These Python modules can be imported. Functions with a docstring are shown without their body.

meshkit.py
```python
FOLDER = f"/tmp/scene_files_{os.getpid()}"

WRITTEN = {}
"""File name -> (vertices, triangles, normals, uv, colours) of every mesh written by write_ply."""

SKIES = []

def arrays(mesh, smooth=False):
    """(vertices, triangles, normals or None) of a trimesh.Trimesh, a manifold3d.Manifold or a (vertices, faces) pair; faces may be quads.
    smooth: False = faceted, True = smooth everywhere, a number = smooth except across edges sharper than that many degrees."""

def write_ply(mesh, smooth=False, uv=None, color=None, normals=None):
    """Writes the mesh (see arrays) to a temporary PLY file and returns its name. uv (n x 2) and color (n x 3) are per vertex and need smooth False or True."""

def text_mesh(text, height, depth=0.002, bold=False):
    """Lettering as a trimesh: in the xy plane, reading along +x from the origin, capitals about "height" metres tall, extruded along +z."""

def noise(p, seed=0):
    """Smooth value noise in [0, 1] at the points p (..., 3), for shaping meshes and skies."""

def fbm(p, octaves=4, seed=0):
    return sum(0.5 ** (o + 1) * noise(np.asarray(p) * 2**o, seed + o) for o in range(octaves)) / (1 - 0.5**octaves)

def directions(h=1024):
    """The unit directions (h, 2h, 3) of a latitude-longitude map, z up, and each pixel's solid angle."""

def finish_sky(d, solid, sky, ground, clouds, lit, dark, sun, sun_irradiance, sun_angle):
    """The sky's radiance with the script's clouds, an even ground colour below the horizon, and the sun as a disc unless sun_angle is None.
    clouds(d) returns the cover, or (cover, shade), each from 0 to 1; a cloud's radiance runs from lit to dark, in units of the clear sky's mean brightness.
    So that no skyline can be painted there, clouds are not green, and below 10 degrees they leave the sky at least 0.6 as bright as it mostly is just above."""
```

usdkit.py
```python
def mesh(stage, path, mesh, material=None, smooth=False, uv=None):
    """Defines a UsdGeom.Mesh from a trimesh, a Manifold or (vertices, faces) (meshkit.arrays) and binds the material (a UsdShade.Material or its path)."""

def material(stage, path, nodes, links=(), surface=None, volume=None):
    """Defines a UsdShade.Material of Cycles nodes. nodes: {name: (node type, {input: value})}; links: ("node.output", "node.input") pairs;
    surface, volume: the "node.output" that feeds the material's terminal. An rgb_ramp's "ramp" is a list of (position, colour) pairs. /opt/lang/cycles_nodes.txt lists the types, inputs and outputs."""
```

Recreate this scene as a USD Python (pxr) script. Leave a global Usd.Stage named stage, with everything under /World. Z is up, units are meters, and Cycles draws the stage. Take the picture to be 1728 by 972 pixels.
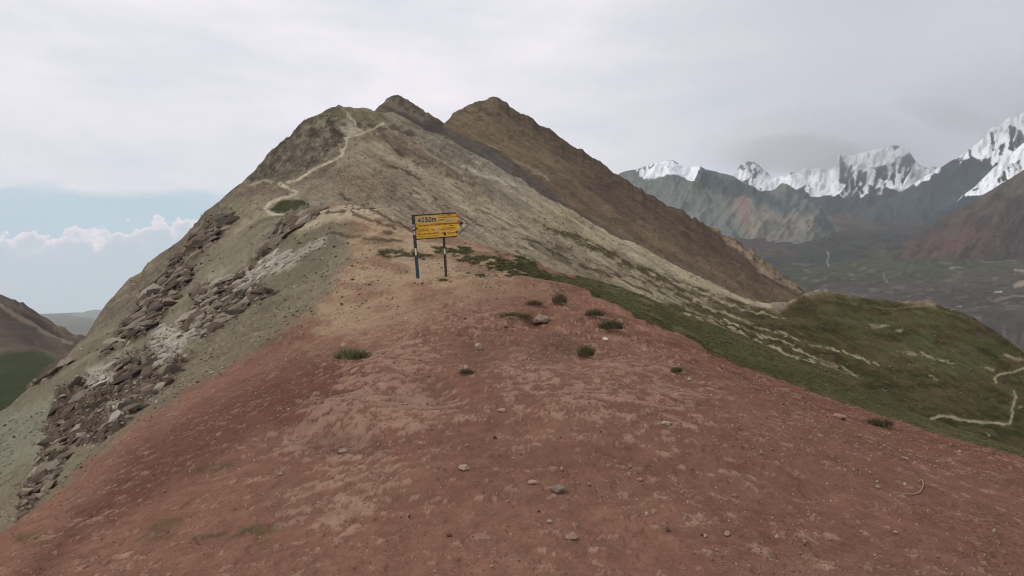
import math, numpy as np, trimesh, usdkit, meshkit
from scipy.interpolate import PchipInterpolator
from scipy.spatial import ConvexHull
from pxr import Usd, UsdGeom, UsdLux, UsdShade, Sdf, Gf, Vt

stage = Usd.Stage.CreateInMemory()
UsdGeom.SetStageUpAxis(stage, 'Z')
UsdGeom.SetStageMetersPerUnit(stage, 1.0)
UsdGeom.Xform.Define(stage, '/World')
UsdGeom.Scope.Define(stage, '/World/Looks')

# ------------------------------------------------------------------ camera, sky, sun, exposure
F, CX, CY = 1200.0, 864.0, 486.0            # the lens in pixels of the 1728 x 972 photograph
EYE = 1.65                                  # the camera stands 1.65 m above the soil at its feet; z = 0 is that soil
cam = UsdGeom.Camera.Define(stage, '/World/camera')
cam.CreateFocalLengthAttr(25.0)
cam.CreateHorizontalApertureAttr(25.0 * 1728 / F)
cam.CreateVerticalApertureAttr(25.0 * 972 / F)
cam.CreateClippingRangeAttr(Gf.Vec2f(0.05, 200000))
cam.CreateExposureAttr(0.0)
xf = UsdGeom.Xformable(cam.GetPrim())
xf.AddTranslateOp().Set(Gf.Vec3d(0, 0, EYE))
xf.AddRotateXOp().Set(90.0)

SUN_EL, SUN_AZ = math.radians(52), math.radians(-105)     # azimuth from +y towards +x
sun = UsdLux.DistantLight.Define(stage, '/World/sun')
sun.CreateIntensityAttr(0.40); sun.CreateAngleAttr(10.0); sun.CreateColorAttr(Gf.Vec3f(1.0, 0.95, 0.88))
sun.GetPrim().CreateAttribute('inputs:normalize', Sdf.ValueTypeNames.Bool).Set(True)
sd = np.array([math.sin(SUN_AZ) * math.cos(SUN_EL), math.cos(SUN_AZ) * math.cos(SUN_EL), math.sin(SUN_EL)])
zax = sd; xax = np.cross([0, 0, 1], zax); xax /= np.linalg.norm(xax); yax = np.cross(zax, xax)
UsdGeom.Xformable(sun.GetPrim()).AddTransformOp().Set(Gf.Matrix4d(*xax, 0, *yax, 0, *zax, 0, 0, 0, 0, 1))

def ramp(stops): return ('rgb_ramp', {'ramp': stops})
def mr(a, b, c=0.0, d=1.0, smooth=True):
    return ('map_range', {'range_type': 'smoothstep' if smooth else 'linear', 'from_min': a, 'from_max': b, 'to_min': c, 'to_max': d, 'clamp': True})
def mth(op, **k): return ('math', {'math_type': op, **k})

S = 0.1
def sk(r, g, b): # a seen sRGB sky colour as radiance, over the dome's strength
    return tuple(1.45 * (((c / 255 + 0.055) / 1.055) ** 2.4) / S for c in (r, g, b))
sky_nodes = {
    'sky': ('sky_texture', {'sky_type': 'single_scattering', 'sun_disc': False, 'sun_elevation': SUN_EL, 'sun_rotation': math.atan2(sd[0], sd[1]), 'altitude': 4150.0}),
    'geo': ('geometry', {}), 'sep': ('separate_xyz', {}),
    'neg': ('vector_math', {'math_type': 'multiply', 'vector2': (1.0, 1.0, 1.0)}),
    'st': ('vector_math', {'math_type': 'multiply', 'vector2': (1.0, 1.0, 3.4)}),
    'n1': ('noise_texture', {'scale': 3.2, 'detail': 5.0, 'roughness': 0.58, 'distortion': 0.15}),
    'n2': ('noise_texture', {'scale': 9.0, 'detail': 4.0, 'roughness': 0.6}),
    'c1': ramp([(0.22, sk(168, 184, 196)), (0.36, sk(198, 201, 207)), (0.52, sk(213, 210, 215)), (0.72, sk(228, 222, 226))]),
    # the overcast is greyer towards the glacier side (+x)
    'gx': mr(-0.02, 0.45), 'gm': ('mix_color', {'blend_type': 'mix', 'b': sk(164, 168, 176)}),
    'gxs': mth('multiply', value2=0.8),
    # the thin clear streak low over the plains
    'bn': mth('multiply_add', value2=0.05, value3=-0.025), 'bz': mth('add'),
    'b1': mr(0.030, 0.045), 'b2': mr(0.125, 0.104), 'b3': mr(-0.26, -0.36), 'b12': mth('multiply'), 'b123': mth('multiply'), 'b4': mth('multiply', value2=0.8),
    'bm': ('mix_color', {'blend_type': 'mix', 'b': sk(143, 178, 190)}),
    # cumulus tops over the plains
    'cv': ('vector_math', {'math_type': 'multiply', 'vector2': (1.0, 1.0, 1.0)}),
    'k2': ('noise_texture', {'scale': 60.0, 'detail': 4.0, 'roughness': 0.6}),
    'kv': ('voronoi_texture', {'feature': 'smooth_f1', 'scale': 44.0, 'detail': 2.0, 'roughness': 0.55, 'smoothness': 0.25}),
    'kx': mth('multiply_add', value2=0.15, value3=0.170), 'ka': mth('multiply_add', value2=-0.028), 'kb': mth('multiply_add', value2=0.012), 'kd': mth('subtract'),
    'km': mr(0.0, 0.0042), 'kg': mr(-0.22, -0.34), 'kk': mth('multiply'),
    'kc0': mr(0.0, 0.034, 0, 1, False), 'kn': mth('multiply_add', value2=0.5, value3=-0.25), 'kadd': mth('add'),
    'kc': ramp([(0.0, sk(224, 214, 217)), (0.22, sk(206, 202, 207)), (0.5, sk(176, 186, 193)), (1.0, sk(168, 182, 190))]),
    'kmix': ('mix_color', {'blend_type': 'mix'}),
    'clear': ('mix_color', {'blend_type': 'mix', 'fac': 0.96}),
    'bg': ('background_shader', {'strength': S}),
}
sky_links = [('geo.position', 'neg.vector1'), ('neg.vector', 'sep.vector'), ('neg.vector', 'st.vector1'), ('st.vector', 'n1.vector'), ('st.vector', 'n2.vector'),
    ('n1.fac', 'c1.fac'), ('sep.x', 'gx.value'), ('gx.result', 'gxs.value1'), ('gxs.value', 'gm.fac'), ('c1.color', 'gm.a'),
    ('n2.fac', 'bn.value1'), ('sep.z', 'bz.value1'), ('bn.value', 'bz.value2'), ('bz.value', 'b1.value'), ('bz.value', 'b2.value'), ('sep.x', 'b3.value'),
    ('b1.result', 'b12.value1'), ('b2.result', 'b12.value2'), ('b12.value', 'b123.value1'), ('b3.result', 'b123.value2'), ('b123.value', 'b4.value1'), ('b4.value', 'bm.fac'), ('gm.result', 'bm.a'),
    ('neg.vector', 'kv.vector'), ('neg.vector', 'k2.vector'), ('sep.x', 'kx.value1'), ('kv.distance', 'ka.value1'), ('kx.value', 'ka.value3'), ('k2.fac', 'kb.value1'), ('ka.value', 'kb.value3'), ('kb.value', 'kd.value1'), ('sep.z', 'kd.value2'),
    ('kd.value', 'km.value'), ('sep.x', 'kg.value'), ('km.result', 'kk.value1'), ('kg.result', 'kk.value2'), ('kd.value', 'kc0.value'), ('k2.fac', 'kn.value1'), ('kc0.result', 'kadd.value1'), ('kn.value', 'kadd.value2'), ('kadd.value', 'kc.fac'),
    ('kk.value', 'kmix.fac'), ('bm.result', 'kmix.a'), ('kc.color', 'kmix.b'), ('sky.color', 'clear.a'), ('kmix.result', 'clear.b'), ('clear.result', 'bg.color')]
sky_mat = usdkit.material(stage, '/World/Looks/overcast_sky', sky_nodes, sky_links, surface='bg.background')
dome = UsdLux.DomeLight.Define(stage, '/World/sky')
dome.CreateIntensityAttr(1.0)
UsdShade.MaterialBindingAPI.Apply(dome.GetPrim()).Bind(sky_mat)
dome.GetPrim().SetCustomDataByKey('kind', 'structure')
dome.GetPrim().SetCustomDataByKey('label', 'bright grey overcast sky with a low cumulus bank on the left')
dome.GetPrim().SetCustomDataByKey('category', 'sky')

# ------------------------------------------------------------------ helpers
_rng0 = np.random.default_rng(7)
LAT = _rng0.random((64, 256, 256))
def vn(x, y, seed=0):                       # smooth value noise in 2-D, 0..1
    t = LAT[seed % 64]
    xi, yi = np.floor(x).astype(np.int64), np.floor(y).astype(np.int64)
    fx, fy = x - xi, y - yi
    fx = fx * fx * fx * (fx * (fx * 6 - 15) + 10); fy = fy * fy * fy * (fy * (fy * 6 - 15) + 10)
    x0, y0, x1, y1 = xi & 255, yi & 255, (xi + 1) & 255, (yi + 1) & 255
    return (t[x0, y0] * (1 - fx) + t[x1, y0] * fx) * (1 - fy) + (t[x0, y1] * (1 - fx) + t[x1, y1] * fx) * fy
def fb(x, y, octv=4, seed=0, gain=0.5):
    s, a, n = 0.0, 1.0, 0.0
    for o in range(octv):
        s = s + a * vn(x * 2 ** o + 17.3 * o, y * 2 ** o + 9.1 * o, seed + o); n += a; a *= gain
    return s / n
def ridged(x, y, octv=4, seed=0, gain=0.55):
    s, a, n = 0.0, 1.0, 0.0
    for o in range(octv):
        v = 1 - np.abs(2 * vn(x * 2 ** o + 5.7 * o, y * 2 ** o + 3.3 * o, seed + o) - 1)
        s = s + a * v * v; n += a; a *= gain
    return s / n
def sstep(a, b, x):
    t = np.clip((x - a) / (b - a), 0, 1); return t * t * (3 - 2 * t)
K = 1.06
def C(r, g, b):                             # a colour as it looks under this sky -> base colour
    v = np.array([r, g, b]) / 255.0
    v = np.where(v < 0.04045, v / 12.92, ((v + 0.055) / 1.055) ** 2.4)
    return np.clip(v / K * np.array([1.0, 1.035, 0.98]), 0.004, 0.9)

def tag(p, label=None, cat=None, group=None, kind=None):
    p = p.GetPrim() if hasattr(p, 'GetPrim') else p
    for k, v in (('label', label), ('category', cat), ('group', group), ('kind', kind)):
        if v: p.SetCustomDataByKey(k, v)
    return p
_names = {}
def numbered(path):
    n = _names.get(path, 0); _names[path] = n + 1
    return path if n == 0 else f'{path}_{n:03d}'
def xform(name, loc=(0, 0, 0), rz=0.0, scale=None):
    p = numbered('/World/' + name)
    x = UsdGeom.Xform.Define(stage, p)
    x.AddTranslateOp().Set(Gf.Vec3d(*map(float, loc)))
    if rz: x.AddRotateZOp().Set(float(math.degrees(rz)))
    if scale: x.AddScaleOp().Set(Gf.Vec3f(*scale))
    return x.GetPrim()
def obj(name, mesh, mat, parent=None, smooth=False):
    base = str(parent.GetPath()) if parent is not None else '/World'
    return usdkit.mesh(stage, numbered(base + '/' + name), mesh, mat, smooth=smooth).GetPrim()

def poly_sd(px, py, poly, pad):             # signed distance (inside > 0) to a closed polygon, -pad where far
    P = np.asarray(poly, float)
    out = np.full(px.shape, -float(pad))
    m = (px > P[:, 0].min() - pad) & (px < P[:, 0].max() + pad) & (py > P[:, 1].min() - pad) & (py < P[:, 1].max() + pad)
    if not m.any(): return out
    x, y = px[m], py[m]
    d2 = np.full(x.shape, 1e18); ins = np.zeros(x.shape, bool)
    for (x0, y0), (x1, y1) in zip(P, np.roll(P, -1, 0)):
        ex, ey = x1 - x0, y1 - y0
        t = np.clip(((x - x0) * ex + (y - y0) * ey) / max(ex * ex + ey * ey, 1e-9), 0, 1)
        d2 = np.minimum(d2, (x - x0 - t * ex) ** 2 + (y - y0 - t * ey) ** 2)
        if y0 != y1:
            c = ((y0 > y) != (y1 > y)) & (x < (x1 - x0) * (y - y0) / (y1 - y0) + x0)
            ins ^= c
    d = np.sqrt(d2)
    out[m] = np.where(ins, d, -np.minimum(d, pad))
    return out
def line_d(px, py, pts, pad):               # (distance to a polyline, running parameter 0..1)
    P = np.asarray(pts, float)
    out = np.full(px.shape, float(pad)); par = np.zeros(px.shape)
    m = (px > P[:, 0].min() - pad) & (px < P[:, 0].max() + pad) & (py > P[:, 1].min() - pad) & (py < P[:, 1].max() + pad)
    if not m.any(): return out, par
    x, y = px[m], py[m]; d2 = np.full(x.shape, 1e18); pr = np.zeros(x.shape); n = len(P) - 1
    for i in range(n):
        (x0, y0), (x1, y1) = P[i], P[i + 1]
        ex, ey = x1 - x0, y1 - y0
        t = np.clip(((x - x0) * ex + (y - y0) * ey) / max(ex * ex + ey * ey, 1e-9), 0, 1)
        d = (x - x0 - t * ex) ** 2 + (y - y0 - t * ey) ** 2
        pr = np.where(d < d2, (i + t) / n, pr); d2 = np.minimum(d2, d)
    out[m] = np.minimum(np.sqrt(d2), pad); par[m] = pr
    return out, par
def crop(x0, y0, s, pts): return [(x0 + a / s, y0 + b / s) for a, b in pts]

class Loft:
    """A landform as a sheet of ground: survey lines (bearing, height, distance), near to far, joined by smooth sections."""
    def __init__(self, lines, cols, rows):
        u = np.asarray(cols, float); N = len(lines)
        PY = np.empty((N, len(u))); SD = np.empty((N, len(u)))
        for i, L in enumerate(lines):
            L = np.asarray(sorted(L), float)
            PY[i] = PchipInterpolator(L[:, 0], L[:, 1], extrapolate=True)(np.clip(u, L[0, 0], L[-1, 0]))
            SD[i] = PchipInterpolator(L[:, 0], np.log(L[:, 2]))(np.clip(u, L[0, 0], L[-1, 0]))
        t = np.concatenate([np.linspace(i, i + 1, n, endpoint=False) for i, n in enumerate(rows)] + [[N - 1]])
        self.t, self.u = t, u
        k = np.arange(N)
        py = PchipInterpolator(k, PY, axis=0)(t); D = np.exp(PchipInterpolator(k, SD, axis=0)(t))
        self.D = D
        self.X = (u[None, :] - CX) / F * D; self.Y = D.copy(); self.Z = EYE + (CY - py) / F * D
        self.T = np.repeat(t[:, None], len(u), 1)
        self.nr, self.nc = D.shape
        self.project()
    def project(self):
        self.px = CX + F * self.X / self.Y; self.py = CY - F * (self.Z - EYE) / self.Y
    def faces(self):
        i, j = np.meshgrid(np.arange(self.nr - 1), np.arange(self.nc - 1), indexing='ij')
        a = i * self.nc + j
        return np.stack([a, a + 1, a + self.nc + 1, a + self.nc], -1).reshape(-1, 4)
    def locate(self, px, py, tmin=0, tmax=99):  # the nearest point of the ground seen in that direction
        j = int(np.argmin(np.abs(self.u - px)))
        r = np.where((self.t >= tmin) & (self.t <= tmax))[0]
        col = self.py[r, j]
        top = np.inf; best, bd = r[0], 1e9
        for k, v in zip(r, col):
            if v < top:
                top = v
                if abs(v - py) < bd: best, bd = k, abs(v - py)
        i = best
        D = self.D[i, j]
        return np.array([(px - CX) / F * D, D, self.Z[i, j]]), i, j
    def normal(self, i, j, w=2):
        i0, i1, j0, j1 = max(i - w, 0), min(i + w, self.nr - 1), max(j - w, 0), min(j + w, self.nc - 1)
        g = lambda a, b: np.array([self.X[a, b], self.Y[a, b], self.Z[a, b]])
        n = np.cross(g(i, j1) - g(i, j0), g(i1, j) - g(i0, j)); n /= np.linalg.norm(n) + 1e-12
        return n if n[2] > 0 else -n
    def ground(self, x, y):                 # height of the ground under a point
        px = CX + F * x / y
        j = int(np.argmin(np.abs(self.u - px))); i = int(np.argmin(np.abs(self.D[:, j] - y)))
        return self.Z[i, j]

def write_sheet(name, L, col, mat, mask=None, extra=None):
    """Writes the faces of a loft where mask holds (all by default) as one mesh, base colours as a primvar."""
    V = np.stack([L.X, L.Y, L.Z], -1).reshape(-1, 3); Fc = L.faces(); cc = col.reshape(-1, 3)
    gu = [np.gradient(A, axis=1) for A in (L.X, L.Y, L.Z)]; gv = [np.gradient(A, axis=0) for A in (L.X, L.Y, L.Z)]
    Nn = np.cross(np.stack(gu, -1), np.stack(gv, -1)).reshape(-1, 3)
    Nn /= np.linalg.norm(Nn, axis=1, keepdims=True) + 1e-20
    if mask is not None: Fc = Fc[mask.reshape(-1)]
    used = np.unique(Fc); remap = np.zeros(len(V), np.int64); remap[used] = np.arange(len(used))
    V, cc, Nn, Fc = V[used], cc[used], Nn[used], remap[Fc]
    if extra is not None:
        v2, f2, c2 = extra
        n2 = np.tile([0, 0, 1.0], (len(v2), 1))
        Fc = np.vstack([Fc, f2 + len(V)]); V = np.vstack([V, v2]); cc = np.vstack([cc, c2]); Nn = np.vstack([Nn, n2])
    path = numbered('/World/' + name)
    m = UsdGeom.Mesh.Define(stage, path)
    m.CreatePointsAttr(Vt.Vec3fArray.FromNumpy(V.astype(np.float32)))
    m.CreateFaceVertexCountsAttr(Vt.IntArray.FromNumpy(np.full(len(Fc), 4, np.int32)))
    m.CreateFaceVertexIndicesAttr(Vt.IntArray.FromNumpy(Fc.astype(np.int32).ravel()))
    m.CreateSubdivisionSchemeAttr('none')
    m.CreateNormalsAttr(Vt.Vec3fArray.FromNumpy(Nn.astype(np.float32))); m.SetNormalsInterpolation('vertex')
    UsdGeom.PrimvarsAPI(m).CreatePrimvar('albedo', Sdf.ValueTypeNames.Color3fArray, 'vertex').Set(Vt.Vec3fArray.FromNumpy(cc.astype(np.float32)))
    UsdShade.MaterialBindingAPI.Apply(m.GetPrim()).Bind(mat)
    return m.GetPrim()
def face_mask(v):                           # vertex mask (2-D) -> face mask
    return ((v[:-1, :-1].astype(int) + v[1:, :-1] + v[:-1, 1:] + v[1:, 1:]) >= 2)
class Paint:
    def __init__(self, L, base):
        self.L = L; self.c = np.broadcast_to(np.asarray(base, float), L.X.shape + (3,)).copy()
    def over(self, m, col): self.c += (np.asarray(col, float) - self.c) * m[..., None]
    def mul(self, f): self.c *= f[..., None]

# ------------------------------------------------------------------ materials
def terrain_mat(name, s1, s2, amt, bump, bd, rough=0.95):
    nodes = {'a': ('attribute', {'attribute': 'albedo'}), 'g': ('geometry', {}),
        'n1': ('noise_texture', {'scale': s1, 'detail': 6.0, 'roughness': 0.65}), 'n2': ('noise_texture', {'scale': s2, 'detail': 4.0, 'roughness': 0.7}),
        'r1': mr(0.25, 0.75, 1 - amt, 1 + amt, False), 'r2': mr(0.3, 0.7, 1 - amt * 0.7, 1 + amt * 0.7, False),
        'm': mth('multiply'), 'v': ('vector_math', {'math_type': 'scale'}),
        'h': mth('add'), 'b': ('bump', {'strength': bump, 'distance': bd}),
        'p': ('principled_bsdf', {'roughness': rough, 'specular_ior_level': 0.03})}
    links = [('g.position', 'n1.vector'), ('g.position', 'n2.vector'), ('n1.fac', 'r1.value'), ('n2.fac', 'r2.value'), ('r1.result', 'm.value1'), ('r2.result', 'm.value2'),
        ('a.color', 'v.vector1'), ('m.value', 'v.scale'), ('v.vector', 'p.base_color'), ('n1.fac', 'h.value1'), ('n2.fac', 'h.value2'), ('h.value', 'b.height'), ('b.normal', 'p.normal')]
    return usdkit.material(stage, '/World/Looks/' + name, nodes, links, surface='p.BSDF')
M_SOIL = terrain_mat('dry_soil', 9.0, 55.0, 0.20, 0.55, 0.03)
M_HILL = terrain_mat('weathered_slope', 0.22, 1.3, 0.16, 0.5, 0.8)
M_FAR = terrain_mat('far_slope', 0.006, 0.03, 0.14, 0.5, 40.0)
M_SNOW = terrain_mat('old_snow', 0.004, 0.02, 0.05, 0.25, 30.0, 0.7)
def stone_mat(name, col, scale=14.0, var=0.35, rough=0.9):
    c = np.asarray(col)
    nodes = {'t': ('texture_coordinate', {}), 'g': ('geometry', {}), 'n': ('noise_texture', {'scale': scale, 'detail': 6.0, 'roughness': 0.65}),
        'o': ('object_info', {}), 'r': ramp([(0.25, tuple(c * (1 - var))), (0.5, tuple(c)), (0.75, tuple(np.minimum(c * (1 + var), 0.9)))]),
        'ri': mr(0, 1, 0.75, 1.2, False), 'v': ('vector_math', {'math_type': 'scale'}), 'b': ('bump', {'strength': 0.6, 'distance': 0.25 / scale}), 'p': ('principled_bsdf', {'roughness': rough, 'specular_ior_level': 0.2})}
    return usdkit.material(stage, '/World/Looks/' + name, nodes, [('g.position', 'n.vector'), ('n.fac', 'r.fac'), ('o.random', 'ri.value'), ('r.color', 'v.vector1'), ('ri.result', 'v.scale'), ('v.vector', 'p.base_color'), ('n.fac', 'b.height'), ('b.normal', 'p.normal')], surface='p.BSDF')
def paint_mat(name, col, rough=0.5, wear=0.12, scale=30.0):
    c = np.asarray(col)
    nodes = {'g': ('geometry', {}), 'n': ('noise_texture', {'scale': scale, 'detail': 5.0, 'roughness': 0.7}),
        'r': ramp([(0.3, tuple(c * (1 - wear))), (0.6, tuple(c)), (0.8, tuple(np.minimum(c * (1 + wear) + 0.01, 0.95)))]), 'p': ('principled_bsdf', {'roughness': rough})}
    return usdkit.material(stage, '/World/Looks/' + name, nodes, [('g.position', 'n.vector'), ('n.fac', 'r.fac'), ('r.color', 'p.base_color')], surface='p.BSDF')

# ------------------------------------------------------------------ the pass and the mountain: one survey
def near_line(DD):
    out = []
    for px in (-420, -150, 0, 100, 200, 300, 430, 540, 640, 750, 864, 1000, 1150, 1300, 1450, 1600, 1728, 1900, 2150):
        D = DD(px); X = (px - CX) / F * D
        z = -EYE + 0.085 * D - (0.026 if X > 0 else 0.05) * X * X
        out.append((px, CY - z / D * F, D))
    return out
edge = [(-420,1200,7.5),(-150,1010,8.3),(0,905,9),(100,825,10),(200,722,11.5),(300,662,14),(430,600,17),(540,532,21),(640,492,22),(750,474,22),(864,468,23.5),(940,484,23),(1023,516,19.5),(1099,553,16),(1186,590,13.5),(1271,627,11.8),(1369,658,10.6),(1440,684,9.9),(1507,707,9.3),(1573,727,8.9),(1662,749,8.3),(1728,769,8),(1900,815,7.3),(2150,870,6.5)]
eD = PchipInterpolator([e[0] for e in edge], [e[2] for e in edge])
LINES = [
    near_line(lambda p: 2.2), near_line(lambda p: 3.5), near_line(lambda p: math.sqrt(3.5 * float(eD(p))) * 0.98),
    edge,
    [(-420,1000,25),(-150,880,25),(0,800,25),(100,730,28),(200,660,32),(300,600,36),(400,548,38),(490,500,40),(540,462,42),(590,430,42),(640,415,40),(700,425,38),(780,435,34),(864,446,32),(940,474,30),(1008,500,27),(1087,532,25),(1161,563,22),(1240,590,20),(1395,647,16),(1484,683,14),(1564,715,13),(1662,742,11),(1728,763,10.3),(1900,812,9),(2150,866,8)],
    [(-420,900,50),(-150,790,50),(0,735,48),(100,660,52),(200,600,58),(300,540,66),(400,480,72),(450,415,75),(490,372,76),(530,353,75),(590,345,70),(640,351,66),(700,384,58),(760,405,52),(830,425,46),(870,438,44),(958,471,42),(1008,484,42),(1087,508,41),(1161,538,38),(1240,563,35),(1395,632,28),(1484,675,24),(1564,711,20),(1662,741,16),(1728,763.5,14),(1900,813,12),(2150,868,11)],
    [(-420,800,100),(-150,725,90),(0,697,80),(50,655,85),(100,615,95),(135,577,105),(200,545,105),(300,480,115),(400,400,125),(450,372,120),(490,366,115),(530,360,110),(590,365,105),(640,375,100),(700,400,90),(760,425,82),(830,445,75),(870,456,70),(958,485,66),(1008,498,64),(1087,520,62),(1161,548,58),(1240,572,55),(1395,640,47),(1484,684,42),(1564,725,36),(1662,762,30),(1728,785,28),(1900,840,25),(2150,900,22)],
    [(-420,900,160),(-150,800,150),(0,730,130),(60,680,125),(100,632,130),(135,584,135),(180,535,140),(250,480,150),(320,430,155),(400,370,165),(450,345,165),(490,348,155),(530,346,150),(590,343,148),(640,345,140),(700,378,130),(760,400,122),(830,420,115),(870,430,112),(958,462,108),(1008,478,106),(1087,503,103),(1161,532,98),(1240,560,92),(1395,626,80),(1484,668,72),(1564,706,65),(1662,735,62),(1728,755,60),(1900,800,55),(2150,860,50)],
    [(-420,1000,260),(0,800,200),(60,730,190),(100,660,185),(135,597,180),(180,524,165),(250,462,195),(320,400,215),(400,335,235),(450,300,245),(490,290,240),(530,275,240),(590,265,250),(640,280,235),(700,310,215),(760,330,200),(830,355,190),(870,368,183),(958,410,170),(1008,430,163),(1087,463,155),(1161,492,148),(1240,523,140),(1320,556,133),(1395,585,125),(1484,610,122),(1564,630,120),(1662,655,118),(1728,675,116),(1900,720,110),(2150,790,100)],
    [(-420,1200,400),(0,900,300),(60,790,290),(100,700,270),(135,612,240),(160,560,200),(180,521,185),(250,455,220),(320,392,250),(340,370,258),(400,310,300),(440,275,330),(490,232,380),(520,199,410),(545,186,430),(560,182,442),(575,181,450),(600,183,455),(620,188,455),(640,190,450),(665,197,445),(700,210,435),(740,227,425),(790,255,400),(830,280,380),(900,322,340),(950,348,320),(1000,375,300),(1100,425,260),(1200,478,235),(1290,513,225),(1330,514,230),(1365,499,245),(1400,500,250),(1450,512,255),(1500,521,250),(1555,514,240),(1600,522,240),(1640,538,240),(1680,560,235),(1728,590,230),(1900,680,220),(2150,800,200)],
]
top = LINES[-1]
LINES.append([(p, y + 70 if p > 130 else y + 40, d * 1.22) for p, y, d in top])
LINES.append([(p, max(CY + (150 + EYE) / (d * 1.75) * F, y + 150), d * 1.75) for p, y, d in top])
COLS = np.concatenate([np.arange(-420, -40, 12), np.arange(-40, 1768, 2.0), np.arange(1768, 2151, 12)])
ROWS = [90, 150, 150, 95, 95, 20, 30, 90, 110, 12, 8]
G = Loft(LINES, COLS, ROWS)
t, X, Y, D, px, py = G.T, G.X, G.Y, G.D, G.px.copy(), G.py.copy()

# domain warp in pixels-at-that-distance keeps every natural border irregular; noise runs in ground metres at octave-matched scales
sc = np.exp2(np.round(np.log2(np.maximum(D, 3) / 12.0)))          # step scale: 1 at 12 m
w1 = fb(px / 40 + 3, py / 26 + 1, 4, 3) - 0.5; w2 = fb(px / 40 + 31, py / 26 + 7, 4, 9) - 0.5
h1 = fb(px / 9 + 3, py / 6 + 1, 3, 14) - 0.5; h2 = fb(px / 9 + 31, py / 6 + 7, 3, 19) - 0.5
def region(poly, soft=6, warp=1.0, t0=-1, t1=99):
    a = 14 * warp; b = 7 * warp
    sdist = poly_sd(px + a * w1 + b * h1, py + a * w2 + b * h2, poly, soft + 14)
    return sstep(-soft, soft, sdist) * ((t >= t0) & (t <= t1))
def stroke(pts, width, soft=1.2, warp=0.4, t0=-1, t1=99, w_end=None):
    a, b = 8 * warp, 6 * warp
    d, pr = line_d(px + a * w1 + b * h1, py + a * w2 + b * h2, pts, width * 1.6 + soft + 10)
    wd = width if w_end is None else width + (w_end - width) * pr
    return sstep(soft, -soft, d - wd / 2) * ((t >= t0) & (t <= t1))
A1, B0 = 6.25, 6.2

# rock outcrops of the left flank (outlines reused for relief, colour and the loose blocks)
z2 = lambda p: crop(200, 330, 4.225, p)
z7 = lambda p: crop(0, 480, 2.25, p)
OUT = {
 'a': z2([(390,460),(480,380),(560,240),(640,170),(760,160),(740,250),(680,330),(560,420),(440,490),(400,530)]),
 'b': z2([(290,610),(340,560),(460,560),(490,620),(420,690),(350,760),(240,900),(130,972),(0,972),(60,900),(120,830),(200,730)]),
 'c': z2([(570,650),(760,640),(900,680),(1060,720),(880,770),(860,840),(740,900),(640,960),(560,940),(500,870),(580,780)]),
 'd': z2([(800,580),(900,520),(1000,440),(1030,350),(1100,280),(1150,210),(1300,130),(1400,95),(1330,190),(1200,280),(1080,390),(1000,480),(900,560)]),
 'e': z7([(240,400),(310,385),(380,370),(420,320),(540,290),(690,300),(640,350),(560,420),(480,490),(430,570),(350,580),(240,590),(200,540),(220,480)]),
 'f': z7([(160,620),(210,590),(240,620),(235,690),(190,760),(130,830),(80,870),(100,780),(140,700)]),
 'g': z7([(390,270),(440,220),(500,160),(560,100),(600,60),(650,60),(600,130),(530,200),(450,235)]),
 'h': z7([(700,135),(745,90),(760,40),(800,10),(900,0),(990,20),(940,70),(870,130),(790,185)]),
 'i': z7([(110,385),(140,350),(220,320),(255,300),(200,345),(140,375)]),
}
OUT = {k: [(c_[0] + (x - c_[0]) * 1.16, c_[1] + (y - c_[1]) * 1.16) for x, y in v] for k, v in OUT.items() for c_ in [np.mean(v, 0)]}
R = {k: region(v, 5, 0.6, 3.0, 8.9) for k, v in OUT.items()}
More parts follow.
